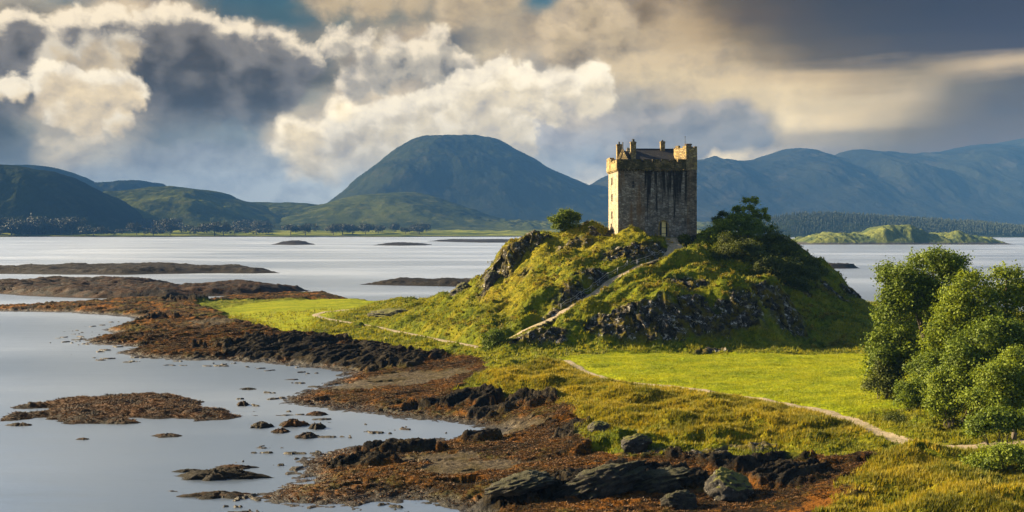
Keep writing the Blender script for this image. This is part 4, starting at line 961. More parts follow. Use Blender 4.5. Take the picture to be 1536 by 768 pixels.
tree('bush', gbase(1400, 127), lob(127, [(1392,560,36,32,0),(1428,548,30,32,0),(1410,580,36,26,-1)]), 10000, 0.28, LEAF_A, 209,
     'wide green bush between the tall tree and the rounded tree', 'bush', 0.06, stems=4, clump=0.6)
tree('bush', gbase(1425, 116), lob(116, [(1425,590,36,36,0),(1412,612,26,24,-1),(1452,602,30,32,0.5)]), 10000, 0.26, LEAF_B, 211,
     'upright light green bush standing just beyond the gravel path bend', 'bush', 0.06, stems=4, clump=0.6)
tree('tree', gbase(1520, 108), lob(108, [(1500,570,36,34,0),(1540,560,36,36,1),(1478,604,32,32,-0.5),(1525,610,42,38,0)]), 16000, 0.26, LEAF_B, 213,
     'sunlit leafy tree overhanging the right picture edge above the path', 'tree', 0.22, clump=0.62)
tree('bush', gbase(1505, 103.5), lob(103.5, [(1498,634,26,22,0),(1530,640,30,26,0),(1472,640,20,20,0)]), 9000, 0.24, LEAF_A, 215,
     'low rounded bush beneath the overhanging tree at right', 'bush', 0.05, stems=4, clump=0.55)
tree('bush', gbase(1500, 96), lob(96, [(1510,690,40,18,0),(1550,690,40,24,1),(1470,698,26,12,0)]), 8000, 0.22, LEAF_B, 217,
     'spreading low yellow-green bush in front of the path end', 'bush', 0.05, stems=3, clump=0.5)

tree('bush', gbase(1372, 124), lob(124, [(1372,590,26,24,0),(1390,604,24,20,-1),(1356,604,18,16,-1)]), 6500, 0.25, LEAF_A, 219,
     'low leafy bush at the meadow edge between the dark round bush and the upright bush', 'bush', 0.05, stems=3, clump=0.55)
# on the mound
tree('tree', gbase(847, 245), lob(245, [(838,332,14,12,0),(858,331,14,12,0),(848,324,14,9,0),(846,342,18,9,0)]), 7500, 0.34, LEAF_A, 221,
     'small rounded tree on the left crest of the mound', 'tree', 0.16, clump=0.55)
tree('tree', gbase(1122, 235), lob(235, [(1125,303,14,8,0),(1108,315,15,7,0),(1122,316,14,8,1),(1143,318,9,6,0),(1146,329,13,7,0),(1100,328,9,7,0),(1126,327,14,8,0)]), 2500, 0.42, LEAF_B, 223,
     'slender open-crowned tree rising out of the bushes right of the castle', 'tree', 0.15, clump=0.55)
tree('tree', gbase(1085, 236), lob(236, [(1084,323,9,5,0),(1076,332,10,6,0),(1092,334,9,7,0)]), 1800, 0.28, LEAF_D, 224,
     'thin wispy sapling between the castle and the open-crowned tree', 'tree', 0.08, clump=0.5)
for i, (bpx, Yb, lst, n, mm, lbl) in enumerate([
  (1070, 231, [(1062,360,22,19,0),(1084,346,22,18,1),(1050,374,16,13,-1)], 8000, LEAF_B, 'bright yellow-green bush nearest the castle corner'),
  (1110, 233, [(1105,346,30,22,-1),(1138,348,27,20,0),(1112,332,22,14,0)], 9500, LEAF_A, 'dense bush right under the open-crowned tree'),
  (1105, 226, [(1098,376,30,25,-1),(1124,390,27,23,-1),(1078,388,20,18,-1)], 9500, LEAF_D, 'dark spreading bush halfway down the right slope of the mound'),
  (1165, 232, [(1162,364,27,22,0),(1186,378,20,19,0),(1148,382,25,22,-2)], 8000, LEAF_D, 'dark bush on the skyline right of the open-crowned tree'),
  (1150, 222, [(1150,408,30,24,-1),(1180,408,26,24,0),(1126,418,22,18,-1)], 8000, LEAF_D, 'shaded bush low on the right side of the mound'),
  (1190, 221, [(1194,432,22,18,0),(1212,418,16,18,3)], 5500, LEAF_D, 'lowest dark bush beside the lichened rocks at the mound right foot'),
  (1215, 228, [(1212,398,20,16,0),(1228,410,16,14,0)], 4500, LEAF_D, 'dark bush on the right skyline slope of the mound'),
  (748, 197.5, [(744,516,20,18,0),(765,520,14,12,0),(735,525,12,9,-1)], 7000, LEAF_A, 'rounded green bush at the foot of the climbing path'),
  (790, 196.5, [(783,526,11,8,0),(800,530,9,5,0)], 2600, LEAF_D, 'small dark bush right of the rounded bush at the path foot'),
  (875, 226, [(872,392,11,9,0),(886,396,10,9,0)], 2600, LEAF_A, 'light green shrub on the sunny slope above the path'),
  (845, 222, [(842,412,10,9,0),(856,408,9,8,0)], 2400, LEAF_A, 'green shrub left of the light shrub on the sunny slope'),
  (1026, 231.5, [(1026,360,8,8,0)], 1500, LEAF_D, 'small clipped-looking bush at the top of the path by the castle'),
  (1348, 121, [(1346,630,14,7,0),(1362,634,12,6,0)], 2400, LEAF_D, 'low tussocky bush by the gravel path below the dark round bush'),
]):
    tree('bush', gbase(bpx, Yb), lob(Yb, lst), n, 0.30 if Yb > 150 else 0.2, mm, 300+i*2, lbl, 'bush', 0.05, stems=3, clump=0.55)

# far-shore trees: a few kinds, copied
def far_tree(seed, w_, h_):
    root = empty('tree', (0, 0, -100))
    r = np.random.default_rng(seed)
    lobes = [(r.uniform(-.45, .45)*w_, r.uniform(-.3, .3)*w_, h_*r.uniform(0.35, 0.72), w_*0.38, w_*0.38, h_*0.30) for _ in range(6)]
    leaf_obj('crown', leaf_cloud(lobes, 2800, 1.15, seed, 2.2), LEAF_FAR, root)
    v, f = tube_mesh([([(0, 0, -1), (0, 0, h_*0.5)], [0.8, 0.4])])
    link('trunk', npmesh('trunk', v, f), M_BARK, root)
    return root
def copy_tree(o, loc, rz, sc):
    c = o.copy(); COL.objects.link(c)
    for ch in o.children:
        k = ch.copy(); COL.objects.link(k); k.parent = c
    c.location = loc; c.rotation_euler = (0, 0, rz); c.scale = (sc[0], sc[0], sc[1])
    return c
PROT = [far_tree(401, 26, 16), far_tree(403, 17, 17), far_tree(405, 34, 13)]
used = [False]*3
fr = random.Random(4)
spots = []
for k in range(34): spots.append((fr.uniform(-20, 108), fr.choice([0, 1, 1]), fr.uniform(60, 260), fr.uniform(1.0, 1.6), 'dark tree in the wood at the far left shore', 'trees in the far left wood'))
for px, kd, s in [(140,2,1.0),(170,2,0.8),(205,0,1.0),(230,2,0.9),(255,0,1.1),(290,2,1.0),(322,0,1.3),(335,1,1.2),(352,2,1.0),(385,2,0.9)]:
    spots.append((px, kd, fr.uniform(30, 160), s*1.0, 'bushy tree on the fields between the left wood and the round trees', 'bushy trees on the far fields'))
for px, kd, s, lb in [(436,1,1.0,'single round dark tree standing alone on the far shore'),(458,0,0.95,'wide dark tree just right of the single round far tree'),(500,0,1.0,'left tree of the dark pair on the far shore'),(514,1,1.15,'taller pointed tree above the dark far-shore pair'),(529,0,1.0,'right tree of the dark pair on the far shore')]:
    spots.append((px, kd, 70, s, lb, None))
for k in range(12): spots.append((fr.uniform(548, 640), fr.choice([0, 1]), fr.uniform(150, 420), fr.uniform(0.6, 1.0), 'hazy tree in the far row right of the dark pair', 'hazy trees along the far row'))
for k in range(12): spots.append((fr.uniform(130, 420), fr.choice([0, 2]), fr.uniform(300, 800), fr.uniform(0.9, 1.4), 'pale bushy tree at the foot of the left hills', 'trees at the foot of the left hills'))
for px, kd, dd, s, lb, g in spots:
    Y = 2860.0
    for _ in range(3): Y = float(far_y((px-768)/FPX*Y, dd))
    x = (px-768)/FPX*Y
    zb = 3.0+7*float(sstep(np.array(dd), 40, 500))
    if not used[kd]:
        used[kd] = True; o = PROT[kd]; o.location = (x, Y, zb); o.scale = (1.55*s, 1.55*s, 1.9*s)
    else: o = copy_tree(PROT[kd], (x, Y, zb), fr.uniform(0, 6.28), (1.55*s*fr.uniform(0.85, 1.15), 1.9*s*fr.uniform(0.85, 1.15)))
    for key in ('label', 'category', 'group'):
        if key in o: del o[key]
    tag(o, lb, 'tree', g)

# ================================================================== CASTLE
class MB:
    def __init__(s): s.v = []; s.f = []
    def quad(s, a, b, c, d): n = len(s.v); s.v += [a, b, c, d]; s.f.append((n, n+1, n+2, n+3))
    def box(s, x0, x1, y0, y1, z0, z1):
        n = len(s.v)
        s.v += [(x0,y0,z0),(x1,y0,z0),(x1,y1,z0),(x0,y1,z0),(x0,y0,z1),(x1,y0,z1),(x1,y1,z1),(x0,y1,z1)]
        s.f += [(n,n+3,n+2,n+1),(n+4,n+5,n+6,n+7),(n,n+1,n+5,n+4),(n+1,n+2,n+6,n+5),(n+2,n+3,n+7,n+6),(n+3,n,n+4,n+7)]
    def prism(s, poly, z0, z1):
        n = len(s.v); k = len(poly)
        s.v += [(x, y, z0) for x, y in poly]+[(x, y, z1) for x, y in poly]
        for i in range(k): s.f.append((n+i, n+(i+1) % k, n+k+(i+1) % k, n+k+i))
        s.f.append(tuple(range(n+k, n+2*k))); s.f.append(tuple(reversed(range(n, n+k))))
    def build(s, name, m, parent, jitter=0.0, bevel=0.0):
        me = bpy.data.meshes.new(name); me.from_pydata([tuple(map(float, q)) for q in s.v], [], s.f); me.update()
        if jitter:
            bm = bmesh.new(); bm.from_mesh(me)
            bmesh.ops.remove_doubles(bm, verts=bm.verts, dist=0.0005)
            bmesh.ops.subdivide_edges(bm, edges=[e for e in bm.edges if e.calc_length() > 0.8], cuts=2, use_grid_fill=True)
            r = random.Random(len(s.v)+len(name))
            for v in bm.verts: v.co += Vector((r.uniform(-1, 1), r.uniform(-1, 1), r.uniform(-1, 1)))*jitter
            bm.to_mesh(me); bm.free()
        o = link(name, me, m, parent)
        if bevel:
            b = o.modifiers.new('b', 'BEVEL'); b.width = bevel; b.segments = 1
        return o
def face_with_holes(mb, axis, plane, a0, a1, z0, z1, holes, depth, step=1.5):
    """vertical wall face in the plane x/y = plane between a0..a1; each hole gets real reveals"""
    A = sorted(set([a0, a1]+[h[0] for h in holes]+[h[1] for h in holes]+list(np.arange(a0, a1, step)[1:])))
    ZZ = sorted(set([z0, z1]+[h[2] for h in holes]+[h[3] for h in holes]+list(np.arange(z0, z1, step)[1:])))
    P_ = (lambda a, z, d=0: (a, plane+d, z)) if axis == 'x' else (lambda a, z, d=0: (plane+d, a, z))
    for i in range(len(A)-1):
        for j in range(len(ZZ)-1):
            ca, cz = (A[i]+A[i+1])/2, (ZZ[j]+ZZ[j+1])/2
            if any(h[0] < ca < h[1] and h[2] < cz < h[3] for h in holes): continue
            mb.quad(P_(A[i], ZZ[j]), P_(A[i+1], ZZ[j]), P_(A[i+1], ZZ[j+1]), P_(A[i], ZZ[j+1]))
    for h in holes:
        d = depth
        mb.quad(P_(h[0], h[2]), P_(h[0], h[3]), P_(h[0], h[3], d), P_(h[0], h[2], d))
        mb.quad(P_(h[1], h[2]), P_(h[1], h[3]), P_(h[1], h[3], d), P_(h[1], h[2], d))
        mb.quad(P_(h[0], h[3]), P_(h[1], h[3]), P_(h[1], h[3], d), P_(h[0], h[3], d))
        mb.quad(P_(h[0], h[2]), P_(h[1], h[2]), P_(h[1], h[2], d), P_(h[0], h[2], d))

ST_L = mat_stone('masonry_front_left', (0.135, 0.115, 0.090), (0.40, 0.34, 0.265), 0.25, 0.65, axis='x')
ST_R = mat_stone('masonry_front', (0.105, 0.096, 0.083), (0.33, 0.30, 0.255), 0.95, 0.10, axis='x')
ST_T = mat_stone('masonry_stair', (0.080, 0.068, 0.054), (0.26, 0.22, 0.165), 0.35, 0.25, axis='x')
ST_W = mat_stone('masonry_side', (0.30, 0.25, 0.18), (0.52, 0.44, 0.31), 0.0, 0.15, axis='y')  # paler than the front stone: sunlight on this face put into the colour
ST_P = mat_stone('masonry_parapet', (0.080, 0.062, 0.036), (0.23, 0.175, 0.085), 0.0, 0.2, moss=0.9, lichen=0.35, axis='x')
ST_PW = mat_stone('masonry_parapet_side', (0.22, 0.165, 0.08), (0.46, 0.35, 0.16), 0.0, 0.2, moss=0.25, lichen=0.65, axis='y')  # colour raised over the front parapet to imitate sun on this side
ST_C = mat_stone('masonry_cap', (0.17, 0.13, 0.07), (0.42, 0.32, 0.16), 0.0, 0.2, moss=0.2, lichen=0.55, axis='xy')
M_SLATE = mat_slate(); M_DARK = mat_plain('dark_glass', (0.012, 0.013, 0.016), 0.25, 0.3)
M_POT = mat_plain('clay_pot', (0.05, 0.05, 0.048), 0.8); M_DOOR = mat_plain('door_planks', (0.72, 0.55, 0.24), 0.6, 0.25, 2.0)
M_IRON = mat_plain('iron', (0.03, 0.03, 0.032), 0.5)
WD, DP, ZB = 17.0, 14.0, -2.6                      # width, depth, buried foot (local z 0 = world 24)
ZC = 14.1; ZP = 16.45                              # corbel course, parapet top
castle = empty('castle', (CA[0], CA[1], 24.0), CROT)
tag(castle, 'tall weathered stone tower house standing on top of the grassy mound', 'castle')
mb = MB()
win_f = (3.0, 3.6, 10.3, 11.8)
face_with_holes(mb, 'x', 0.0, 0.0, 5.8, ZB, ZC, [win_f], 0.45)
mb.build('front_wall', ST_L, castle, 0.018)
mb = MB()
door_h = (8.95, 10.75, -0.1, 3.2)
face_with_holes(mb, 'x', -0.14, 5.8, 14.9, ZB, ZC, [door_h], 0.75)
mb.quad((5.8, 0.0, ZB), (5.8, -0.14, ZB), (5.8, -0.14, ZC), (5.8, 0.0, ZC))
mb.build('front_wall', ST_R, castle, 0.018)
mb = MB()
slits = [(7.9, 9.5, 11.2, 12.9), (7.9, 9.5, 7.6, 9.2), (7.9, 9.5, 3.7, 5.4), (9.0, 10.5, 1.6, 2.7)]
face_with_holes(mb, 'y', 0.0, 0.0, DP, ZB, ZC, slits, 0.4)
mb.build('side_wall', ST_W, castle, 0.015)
mb = MB()
for a, bq in (((WD, DP), (0, DP)), ((WD, 3.0), (WD, DP))):
    mb.quad((a[0], a[1], ZB), (bq[0], bq[1], ZB), (bq[0], bq[1], ZC), (a[0], a[1], ZC))
mb.quad((0, 0, ZC-0.02), (WD, 0, ZC-0.02), (WD, DP, ZC-0.02), (0, DP, ZC-0.02))
mb.build('rear_wall', ST_T, castle)
# stair tower in the right front corner, rising above the parapet into the cap house
mb = MB(); mb.box(14.9, 17.06, -0.26, 3.0, ZB, ZC+0.2)
mb.build('stair_tower', ST_T, castle, 0.02)
mb = MB(); mb.prism([(13.05, 3.1), (14.75, -0.22), (17.12, -0.22), (17.12, 4.6), (13.05, 4.6)], ZC+0.2, 19.0)
mb.box(15.1, 15.8, -0.22, 0.35, 19.0, 19.35); mb.box(16.5, 17.12, -0.22, 0.4, 19.0, 19.3); mb.box(16.55, 17.12, 3.6, 4.6, 19.0, 19.5)
mb.prism([(13.05, 3.1), (13.55, 2.12), (13.95, 2.3), (13.5, 3.3)], 19.0, 19.6); mb.prism([(14.2, 0.85), (14.75, -0.22), (15.05, -0.1), (14.6, 1.0)], 19.0, 19.45)
cap = mb.build('cap_house', ST_C, castle, 0.03)
mb = MB(); mb.prism([(15.6+0.75*math.cos(a), 1.7+0.75*math.sin(a)) for a in np.linspace(0, 2*math.pi, 13)[:-1]], 19.0, 19.75)
mb.prism([(15.6+0.85*math.cos(a), 1.7+0.85*math.sin(a)) for a in np.linspace(0, 2*math.pi, 13)[:-1]], 19.75, 19.95)
mb.build('cap_turret', ST_T, cap)
v, f = tube_mesh([([(14.9, 1.6, 18.9), (14.9, 1.6, 21.4)], [0.06, 0.045])], 6)
v2, f2 = tube_mesh([([(14.9, 1.6, 21.36), (14.9, 1.6, 21.43), (14.9, 1.6, 21.56), (14.9, 1.6, 21.62)], [0.03, 0.12, 0.12, 0.03])], 8)
link('flagpole', npmesh('flagpole', v+v2, f+[tuple(i+len(v) for i in q) for q in f2]), M_IRON, cap)
# corbelled parapet with merlons
def parapet(name, mtl, axis, a0, a1, plane, out, gaps, ztop=ZP, zbot=ZC):
    mb = MB()
    def bx(a, b_, d0, d1, z0, z1):
        if axis == 'x': mb.box(a, b_, plane-out*d0 if out > 0 else plane+d0*out*-1, plane+d1, z0, z1)
        else: mb.box(plane-d0*out, plane+d1, a, b_, z0, z1)
    bx(a0, a1, 0.28, 0.45, zbot+0.25, ztop-0.62)
    e = sorted(gaps)
    cur = a0
    for g0, g1 in e+[(a1, a1)]:
        if g0 > cur+0.05: bx(cur, g0, 0.28, 0.45, ztop-0.62, ztop+random.uniform(-0.08, 0.06))
        cur = g1
    n = int((a1-a0)/0.62)
    for k in range(n):
        a = a0+(k+0.2)*(a1-a0)/n
        bx(a, a+0.34, 0.26, 0.0, zbot-0.16, zbot+0.247)
    return mb.build(name, mtl, castle, 0.02)
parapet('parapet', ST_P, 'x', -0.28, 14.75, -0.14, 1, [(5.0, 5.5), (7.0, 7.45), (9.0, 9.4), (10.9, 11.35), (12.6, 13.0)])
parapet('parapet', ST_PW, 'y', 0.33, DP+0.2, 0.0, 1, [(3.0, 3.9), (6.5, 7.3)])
mb = MB(); mb.box(-0.2, WD+0.2, DP-0.4, DP+0.25, ZC, ZP-0.2); mb.box(WD-0.4, WD+0.22, 4.6, DP-0.4, ZC, ZP-0.1)
mb.build('parapet', ST_P, castle, 0.02)
# corner roundel on the left face
mb = MB()
mb.box(-0.42, 0.62, 9.4, DP+0.35, ZC+0.2, ZP+0.95); mb.box(-0.42, 0.62, 7.4, 8.3, ZP-0.1, ZP+0.5)
mb.build('corner_turret', ST_PW, castle, 0.03)
# roof
def gable_roof(x0, x1, y0, y1, ze, zr):
    mb = MB(); ym = (y0+y1)/2
    mb.quad((x0, y0, ze), (x1, y0, ze), (x1, ym, zr), (x0, ym, zr)); mb.quad((x1, y1, ze), (x0, y1, ze), (x0, ym, zr), (x1, ym, zr))
    mb.quad((x0, y0, ze-0.18), (x1, y0, ze-0.18), (x1, y0, ze), (x0, y0, ze))
    mb.box(x0, x1, ym-0.12, ym+0.12, zr-0.03, zr+0.09)
    return mb
roof = gable_roof(3.4, 13.6, 2.6, 11.4, 16.3, 19.2).build('roof', M_SLATE, castle)
mb = MB()
for xg in (3.1, 13.6):
    n = len(mb.v); mb.v += [(xg, 2.3, 15), (xg+0.45, 2.3, 15), (xg+0.45, 11.7, 15), (xg, 11.7, 15), (xg, 2.3, 16.5), (xg+0.45, 2.3, 16.5), (xg+0.45, 11.7, 16.5), (xg, 11.7, 16.5), (xg, 7, 19.5), (xg+0.45, 7, 19.5)]
    mb.f += [(n, n+1, n+5, n+4), (n+2, n+3, n+7, n+6), (n, n+4, n+8, n+7, n+3), (n+1, n+2, n+6, n+9, n+5), (n+4, n+5, n+9, n+8), (n+7, n+8, n+9, n+6)]
mb.box(3.5, 13.6, 2.75, 11.2, ZC, 16.15)
mb.build('gable_wall', ST_C, castle)
def chimney(x, y, wx_, wy_, z0, z1, pots):
    mb = MB(); mb.box(x, x+wx_, y, y+wy_, z0, z1-0.35); mb.box(x-0.09, x+wx_+0.09, y-0.09, y+wy_+0.09, z1-0.35, z1-0.1); mb.box(x+0.03, x+wx_-0.03, y+0.03, y+wy_-0.03, z1-0.1, z1)
    c = mb.build('chimney', ST_C, castle, 0.02)
    for px_, r_, h_ in pots:
        v, f = tube_mesh([([(x+px_, y+wy_/2, z1-0.05), (x+px_, y+wy_/2, z1+h_*0.85), (x+px_, y+wy_/2, z1+h_)], [r_, r_*0.85, r_*1.05])], 10)
        link('chimney_pot', npmesh('chimney_pot', v, f), M_POT, c)
chimney(0.75, 6.2, 1.1, 1.3, ZC, 20.2, [(0.55, 0.22, 0.55)])
chimney(3.2, 2.6, 1.15, 0.95, 15, 20.5, [(0.62, 0.30, 0.55)])
chimney(10.5, 6.3, 0.95, 1.2, 18.5, 20.9, [(0.48, 0.2, 0.3)])
# small gabled dormer turned to the left corner
g = empty('gable_dormer', (1.25, 1.7, ZC)); g.parent = castle; g.rotation_euler = (0, 0, R(-38))
mb = MB()
n = len(mb.v)
hw, zg, za, dpt = 1.25, 2.1, 4.3, 2.6
mb.v += [(-hw, 0, 0), (hw, 0, 0), (hw, 0, zg), (0, 0, za), (-hw, 0, zg), (-hw, dpt, 0), (hw, dpt, 0), (hw, dpt, zg), (0, dpt, za), (-hw, dpt, zg)]
mb.f += [(0, 1, 2, 3, 4), (9, 8, 7, 6, 5), (1, 6, 7, 2), (0, 4, 9, 5)]
mb.build('gable_face', ST_C, g)
mb = MB(); s_ = (za-zg)/hw
for sx in (-1, 1):
    mb.quad((0, 0.25, za+0.06), (sx*(hw+0.15), 0.25, zg-0.15*s_+0.06), (sx*(hw+0.15), dpt, zg-0.15*s_+0.06), (0, dpt, za+0.06))
mb.build('dormer_roof', M_SLATE, g)
mb = MB()
for sx in (-1, 1):
    for k in range(5):
        x0 = sx*hw*(1-k/5); x1 = sx*hw*(1-(k+1)/5)
        mb.box(min(x0, x1)-0.06, max(x0, x1)+0.06, -0.08, 0.27, zg+(za-zg)*k/5-0.1, zg+(za-zg)*(k+1)/5+0.14)
mb.box(-0.16, 0.16, -0.08, 0.27, za-0.1, za+0.35)
mb.build('crow_steps', ST_C, g)
v, f = tube_mesh([([(0, 0.1, za+0.3), (0, 0.1, za+1.0), (0, 0.1, za+1.75), (0, 0.1, za+1.9)], [0.16, 0.11, 0.13, 0.05])], 8)
link('finial', npmesh('finial', v, f), M_POT, g)
# windows and door
def window(loc_box, axis, nm='window'):
    a0, a1, z0, z1 = loc_box; mb = MB()
    if axis == 'x': mb.box(a0-0.05, a1+0.05, 0.40, 0.44, z0-0.05, z1+0.05)
    else: mb.box(0.36, 0.40, a0-0.05, a1+0.05, z0-0.05, z1+0.05)
    w_ = mb.build(nm, M_DARK, castle)
    mb = MB(); t_ = 0.16
    if axis == 'x':
        for q in ((a0-t_, a0, z0-t_, z1+t_), (a1, a1+t_, z0-t_, z1+t_), (a0, a1, z1, z1+t_), (a0-0.06, a1+0.06, z0-t_, z0)): mb.box(q[0], q[1], -0.035, 0.2, q[2], q[3])
        mb.box((a0+a1)/2-0.03, (a0+a1)/2+0.03, 0.36, 0.40, z0, z1); mb.box(a0, a1, 0.365, 0.395, (z0+z1)/2-0.03, (z0+z1)/2+0.03)
        mb.build('window_surround', ST_L, w_)
    else:
        for q in ((a0-t_, a0, z0-t_, z1+t_), (a1, a1+t_, z0-t_, z1+t_), (a0, a1, z1, z1+t_), (a0, a1, z0-t_, z0)): mb.box(-0.035, 0.2, q[0], q[1], q[2], q[3])
        mb.build('window_surround', ST_W, w_)
window(win_f, 'x')
for s_ in slits: window(s_, 'y')
dx0, dx1, dz0, dz1 = door_h; dc = (dx0+dx1)/2; dr_ = (dx1-dx0)/2
mb = MB()                                           # pale planks of the door leaf, ajar, inside a deep arch
for k in (2, 3, 4):
    a = dx0+0.02+k*(dx1-dx0-0.04)/6; b_ = a+(dx1-dx0-0.04)/6-0.03
    top = dz1-0.95+math.sqrt(max(0, dr_**2-((a+b_)/2-dc)**2))*1.0
    mb.box(a, b_, 0.40+0.012*(k % 2), 0.50, dz0, top)
door = mb.build('door', M_DOOR, castle)
for hz_ in (0.5, 1.7):
    mb = MB(); mb.box(dx0+0.62, dx1-0.34, 0.36, 0.398, hz_, hz_+0.12); mb.build('door_hinge', M_IRON, door)
mb = MB(); mb.box(dx0-0.3, dx1+0.3, 0.56, 0.60, dz0-0.3, dz1+0.3); mb.build('door_backing', M_DARK, door)  # dark panel standing in for the shade inside the doorway
mb = MB()
nseg = 12; zs_ = dz1-0.95
for k in range(nseg):                               # spandrel filling above the arch, then voussoirs
    a0, a1 = math.pi*k/nseg, math.pi*(k+1)/nseg
    p0 = (dc+dr_*math.cos(a0), zs_+0.95*math.sin(a0)); p1 = (dc+dr_*math.cos(a1), zs_+0.95*math.sin(a1))
    mb.quad((p0[0], -0.12, p0[1]), (p0[0], -0.12, dz1+0.01), (p1[0], -0.12, dz1+0.01), (p1[0], -0.12, p1[1]))
    mb.quad((p0[0], -0.12, p0[1]), (p1[0], -0.12, p1[1]), (p1[0], 0.58, p1[1]), (p0[0], 0.58, p0[1]))
    ro = 1.26
    q0 = (dc+dr_*ro*math.cos(a0+0.02), zs_+0.95*ro*math.sin(a0+0.02)); q1 = (dc+dr_*ro*math.cos(a1-0.02), zs_+0.95*ro*math.sin(a1-0.02))
    i = len(mb.v)
    mb.v += [(p0[0], -0.20, p0[1]), (q0[0], -0.20, q0[1]), (q1[0], -0.20, q1[1]), (p1[0], -0.20, p1[1]), (p0[0], -0.1, p0[1]), (q0[0], -0.1, q0[1]), (q1[0], -0.1, q1[1]), (p1[0], -0.1, p1[1])]
    mb.f += [(i, i+1, i+2, i+3), (i, i+4, i+5, i+1), (i+1, i+5, i+6, i+2), (i+2, i+6, i+7, i+3), (i+3, i+7, i+4, i)]
for k in range(4):
    for sx, xx in ((-1, dx0), (1, dx1)):
        wv = 0.30 if k % 2 else 0.22
        mb.box(xx-(wv if sx < 0 else 0.003), xx+(0.003 if sx < 0 else wv), -0.20, 0.1, dz0+k*0.58, dz0+k*0.58+0.56)
mb.build('door_arch', ST_C, castle)

# ruined dry-stone wall left of the castle, gate stub, rail
def stones(name, base_pts, h, thick, mtl, label, seed, cat='wall'):
    r = random.Random(seed); bm = bmesh.new()
    pts = [Vector(p) for p in base_pts]
    L = sum((pts[i+1]-pts[i]).length for i in range(len(pts)-1))
    def at(s):
        for i in range(len(pts)-1):
            d = (pts[i+1]-pts[i]).length
            if s <= d or i == len(pts)-2: return pts[i].lerp(pts[i+1], min(1, s/d)), (pts[i+1]-pts[i]).normalized()
            s -= d
    z = 0.0
    while z < h:
        ch = r.uniform(0.22, 0.36); s = r.uniform(-0.2, 0.1)
        top = h*(0.55+0.45*abs(math.sin(3.1+z*2)))
        while s < L:
            ln = r.uniform(0.35, 0.8)
            hh = h*(0.62+0.38*math.sin(2.2*s/L*3.1+1.0))
            if z < hh:
                p, d = at(min(L, max(0, s+ln/2)))
                gzv = float(gz(p.x, p.y))-0.15
                m4 = Matrix.Translation((p.x, p.y, gzv+z+ch/2)) @ Matrix.Rotation(math.atan2(d.y, d.x)+r.uniform(-.08, .08), 4, 'Z') @ Matrix.Diagonal((ln*0.98, thick*r.uniform(0.85, 1.1), ch*0.98, 1))
                vs = bmesh.ops.create_cube(bm, size=1, matrix=m4)['verts']
                for v in vs: v.co += Vector((r.uniform(-1, 1), r.uniform(-1, 1), r.uniform(-1, 1)))*0.05
            s += ln
        z += ch
    bmesh.ops.bevel(bm, geom=bm.edges[:], offset=0.04, segments=1, affect='EDGES')
    me = bpy.data.meshes.new(name); bm.to_mesh(me); bm.free()
    return tag(link(name, me, mtl), label, cat, kind='thing')
x0 = D(884, 336, 241)[0]; x1 = D(918, 338, 240)[0]
stones('stone_wall', [(x0, 241.5, 0), ((x0+x1)/2, 240.6, 0), (x1, 240, 0)], 1.9, 0.6, M_CRAG, 'ruined low stone wall left of the castle base', 3)
xg = D(1026, 362, 232.6)[0]
stones('gate_stub', [(xg-0.9, 232.8, 0), (xg+0.9, 233.4, 0)], 1.5, 0.8, M_CRAG, 'square stub of stone wall beside the top of the path', 6)
xw0 = D(1036, 354, 234)[0]
stones('stone_wall', [(xw0, 234.2, 0), (xw0+3.2, 235.2, 0)], 1.2, 0.6, M_CRAG, 'low stone wall at the right foot of the castle', 9)

Le = catmull(PATH_M[1:-3], 6); Te = np.gradient(Le[:, :2], axis=0); Te /= np.linalg.norm(Te, axis=1)[:, None]
stones('stone_wall', [(p[0]+t_[1]*1.35, p[1]-t_[0]*1.35, 0) for p, t_ in zip(Le, Te)], 0.55, 0.40, M_CRAG, 'low dry-stone edging along the right of the climbing path', 21)

rail_root = empty('handrail', tuple(D(860, 459, 208.5))); tag(rail_root, 'thin pale handrail with posts along the left of the climbing path', 'railing')
M_RAIL = mat_plain('galvanised_rail', (0.26, 0.26, 0.25), 0.5, 0.15, 2, 0.3)
Lm = catmull(PATH_M, 8); Tm = np.gradient(Lm[:, :2], axis=0); Tm /= np.linalg.norm(Tm, axis=1)[:, None]
NL = np.stack([-Tm[:, 1], Tm[:, 0]], 1); RP = Lm[:, :2]+NL*1.45
sel = [i for i in range(len(Lm)) if 845 < 768+FPX*Lm[i, 0]/Lm[i, 1] < 1002]
RP = RP[sel]; RZ = np.maximum(gz(RP[:, 0], RP[:, 1]), Lm[sel, 2])
ss_ = np.cumsum(np.r_[0, np.linalg.norm(np.diff(RP, axis=0), axis=1)])
rb = np.array(rail_root.location)
for zo, rr in ((1.0, 0.032), (0.55, 0.024)):
    pts = np.c_[RP, RZ+zo]-rb
    v, f = tube_mesh([(pts, [rr]*len(pts))], 6); link('rail', npmesh('rail', v, f), M_RAIL, rail_root)
for s in np.arange(0.2, ss_[-1], 2.6):
    x, y, z = np.interp(s, ss_, RP[:, 0]), np.interp(s, ss_, RP[:, 1]), np.interp(s, ss_, RZ)
    v, f = tube_mesh([(np.array([(x, y, z-0.3), (x, y, z+1.12), (x, y, z+1.15)])-rb, [0.04, 0.04, 0.01])], 6)
    link('post', npmesh('post', v, f), M_RAIL, rail_root)

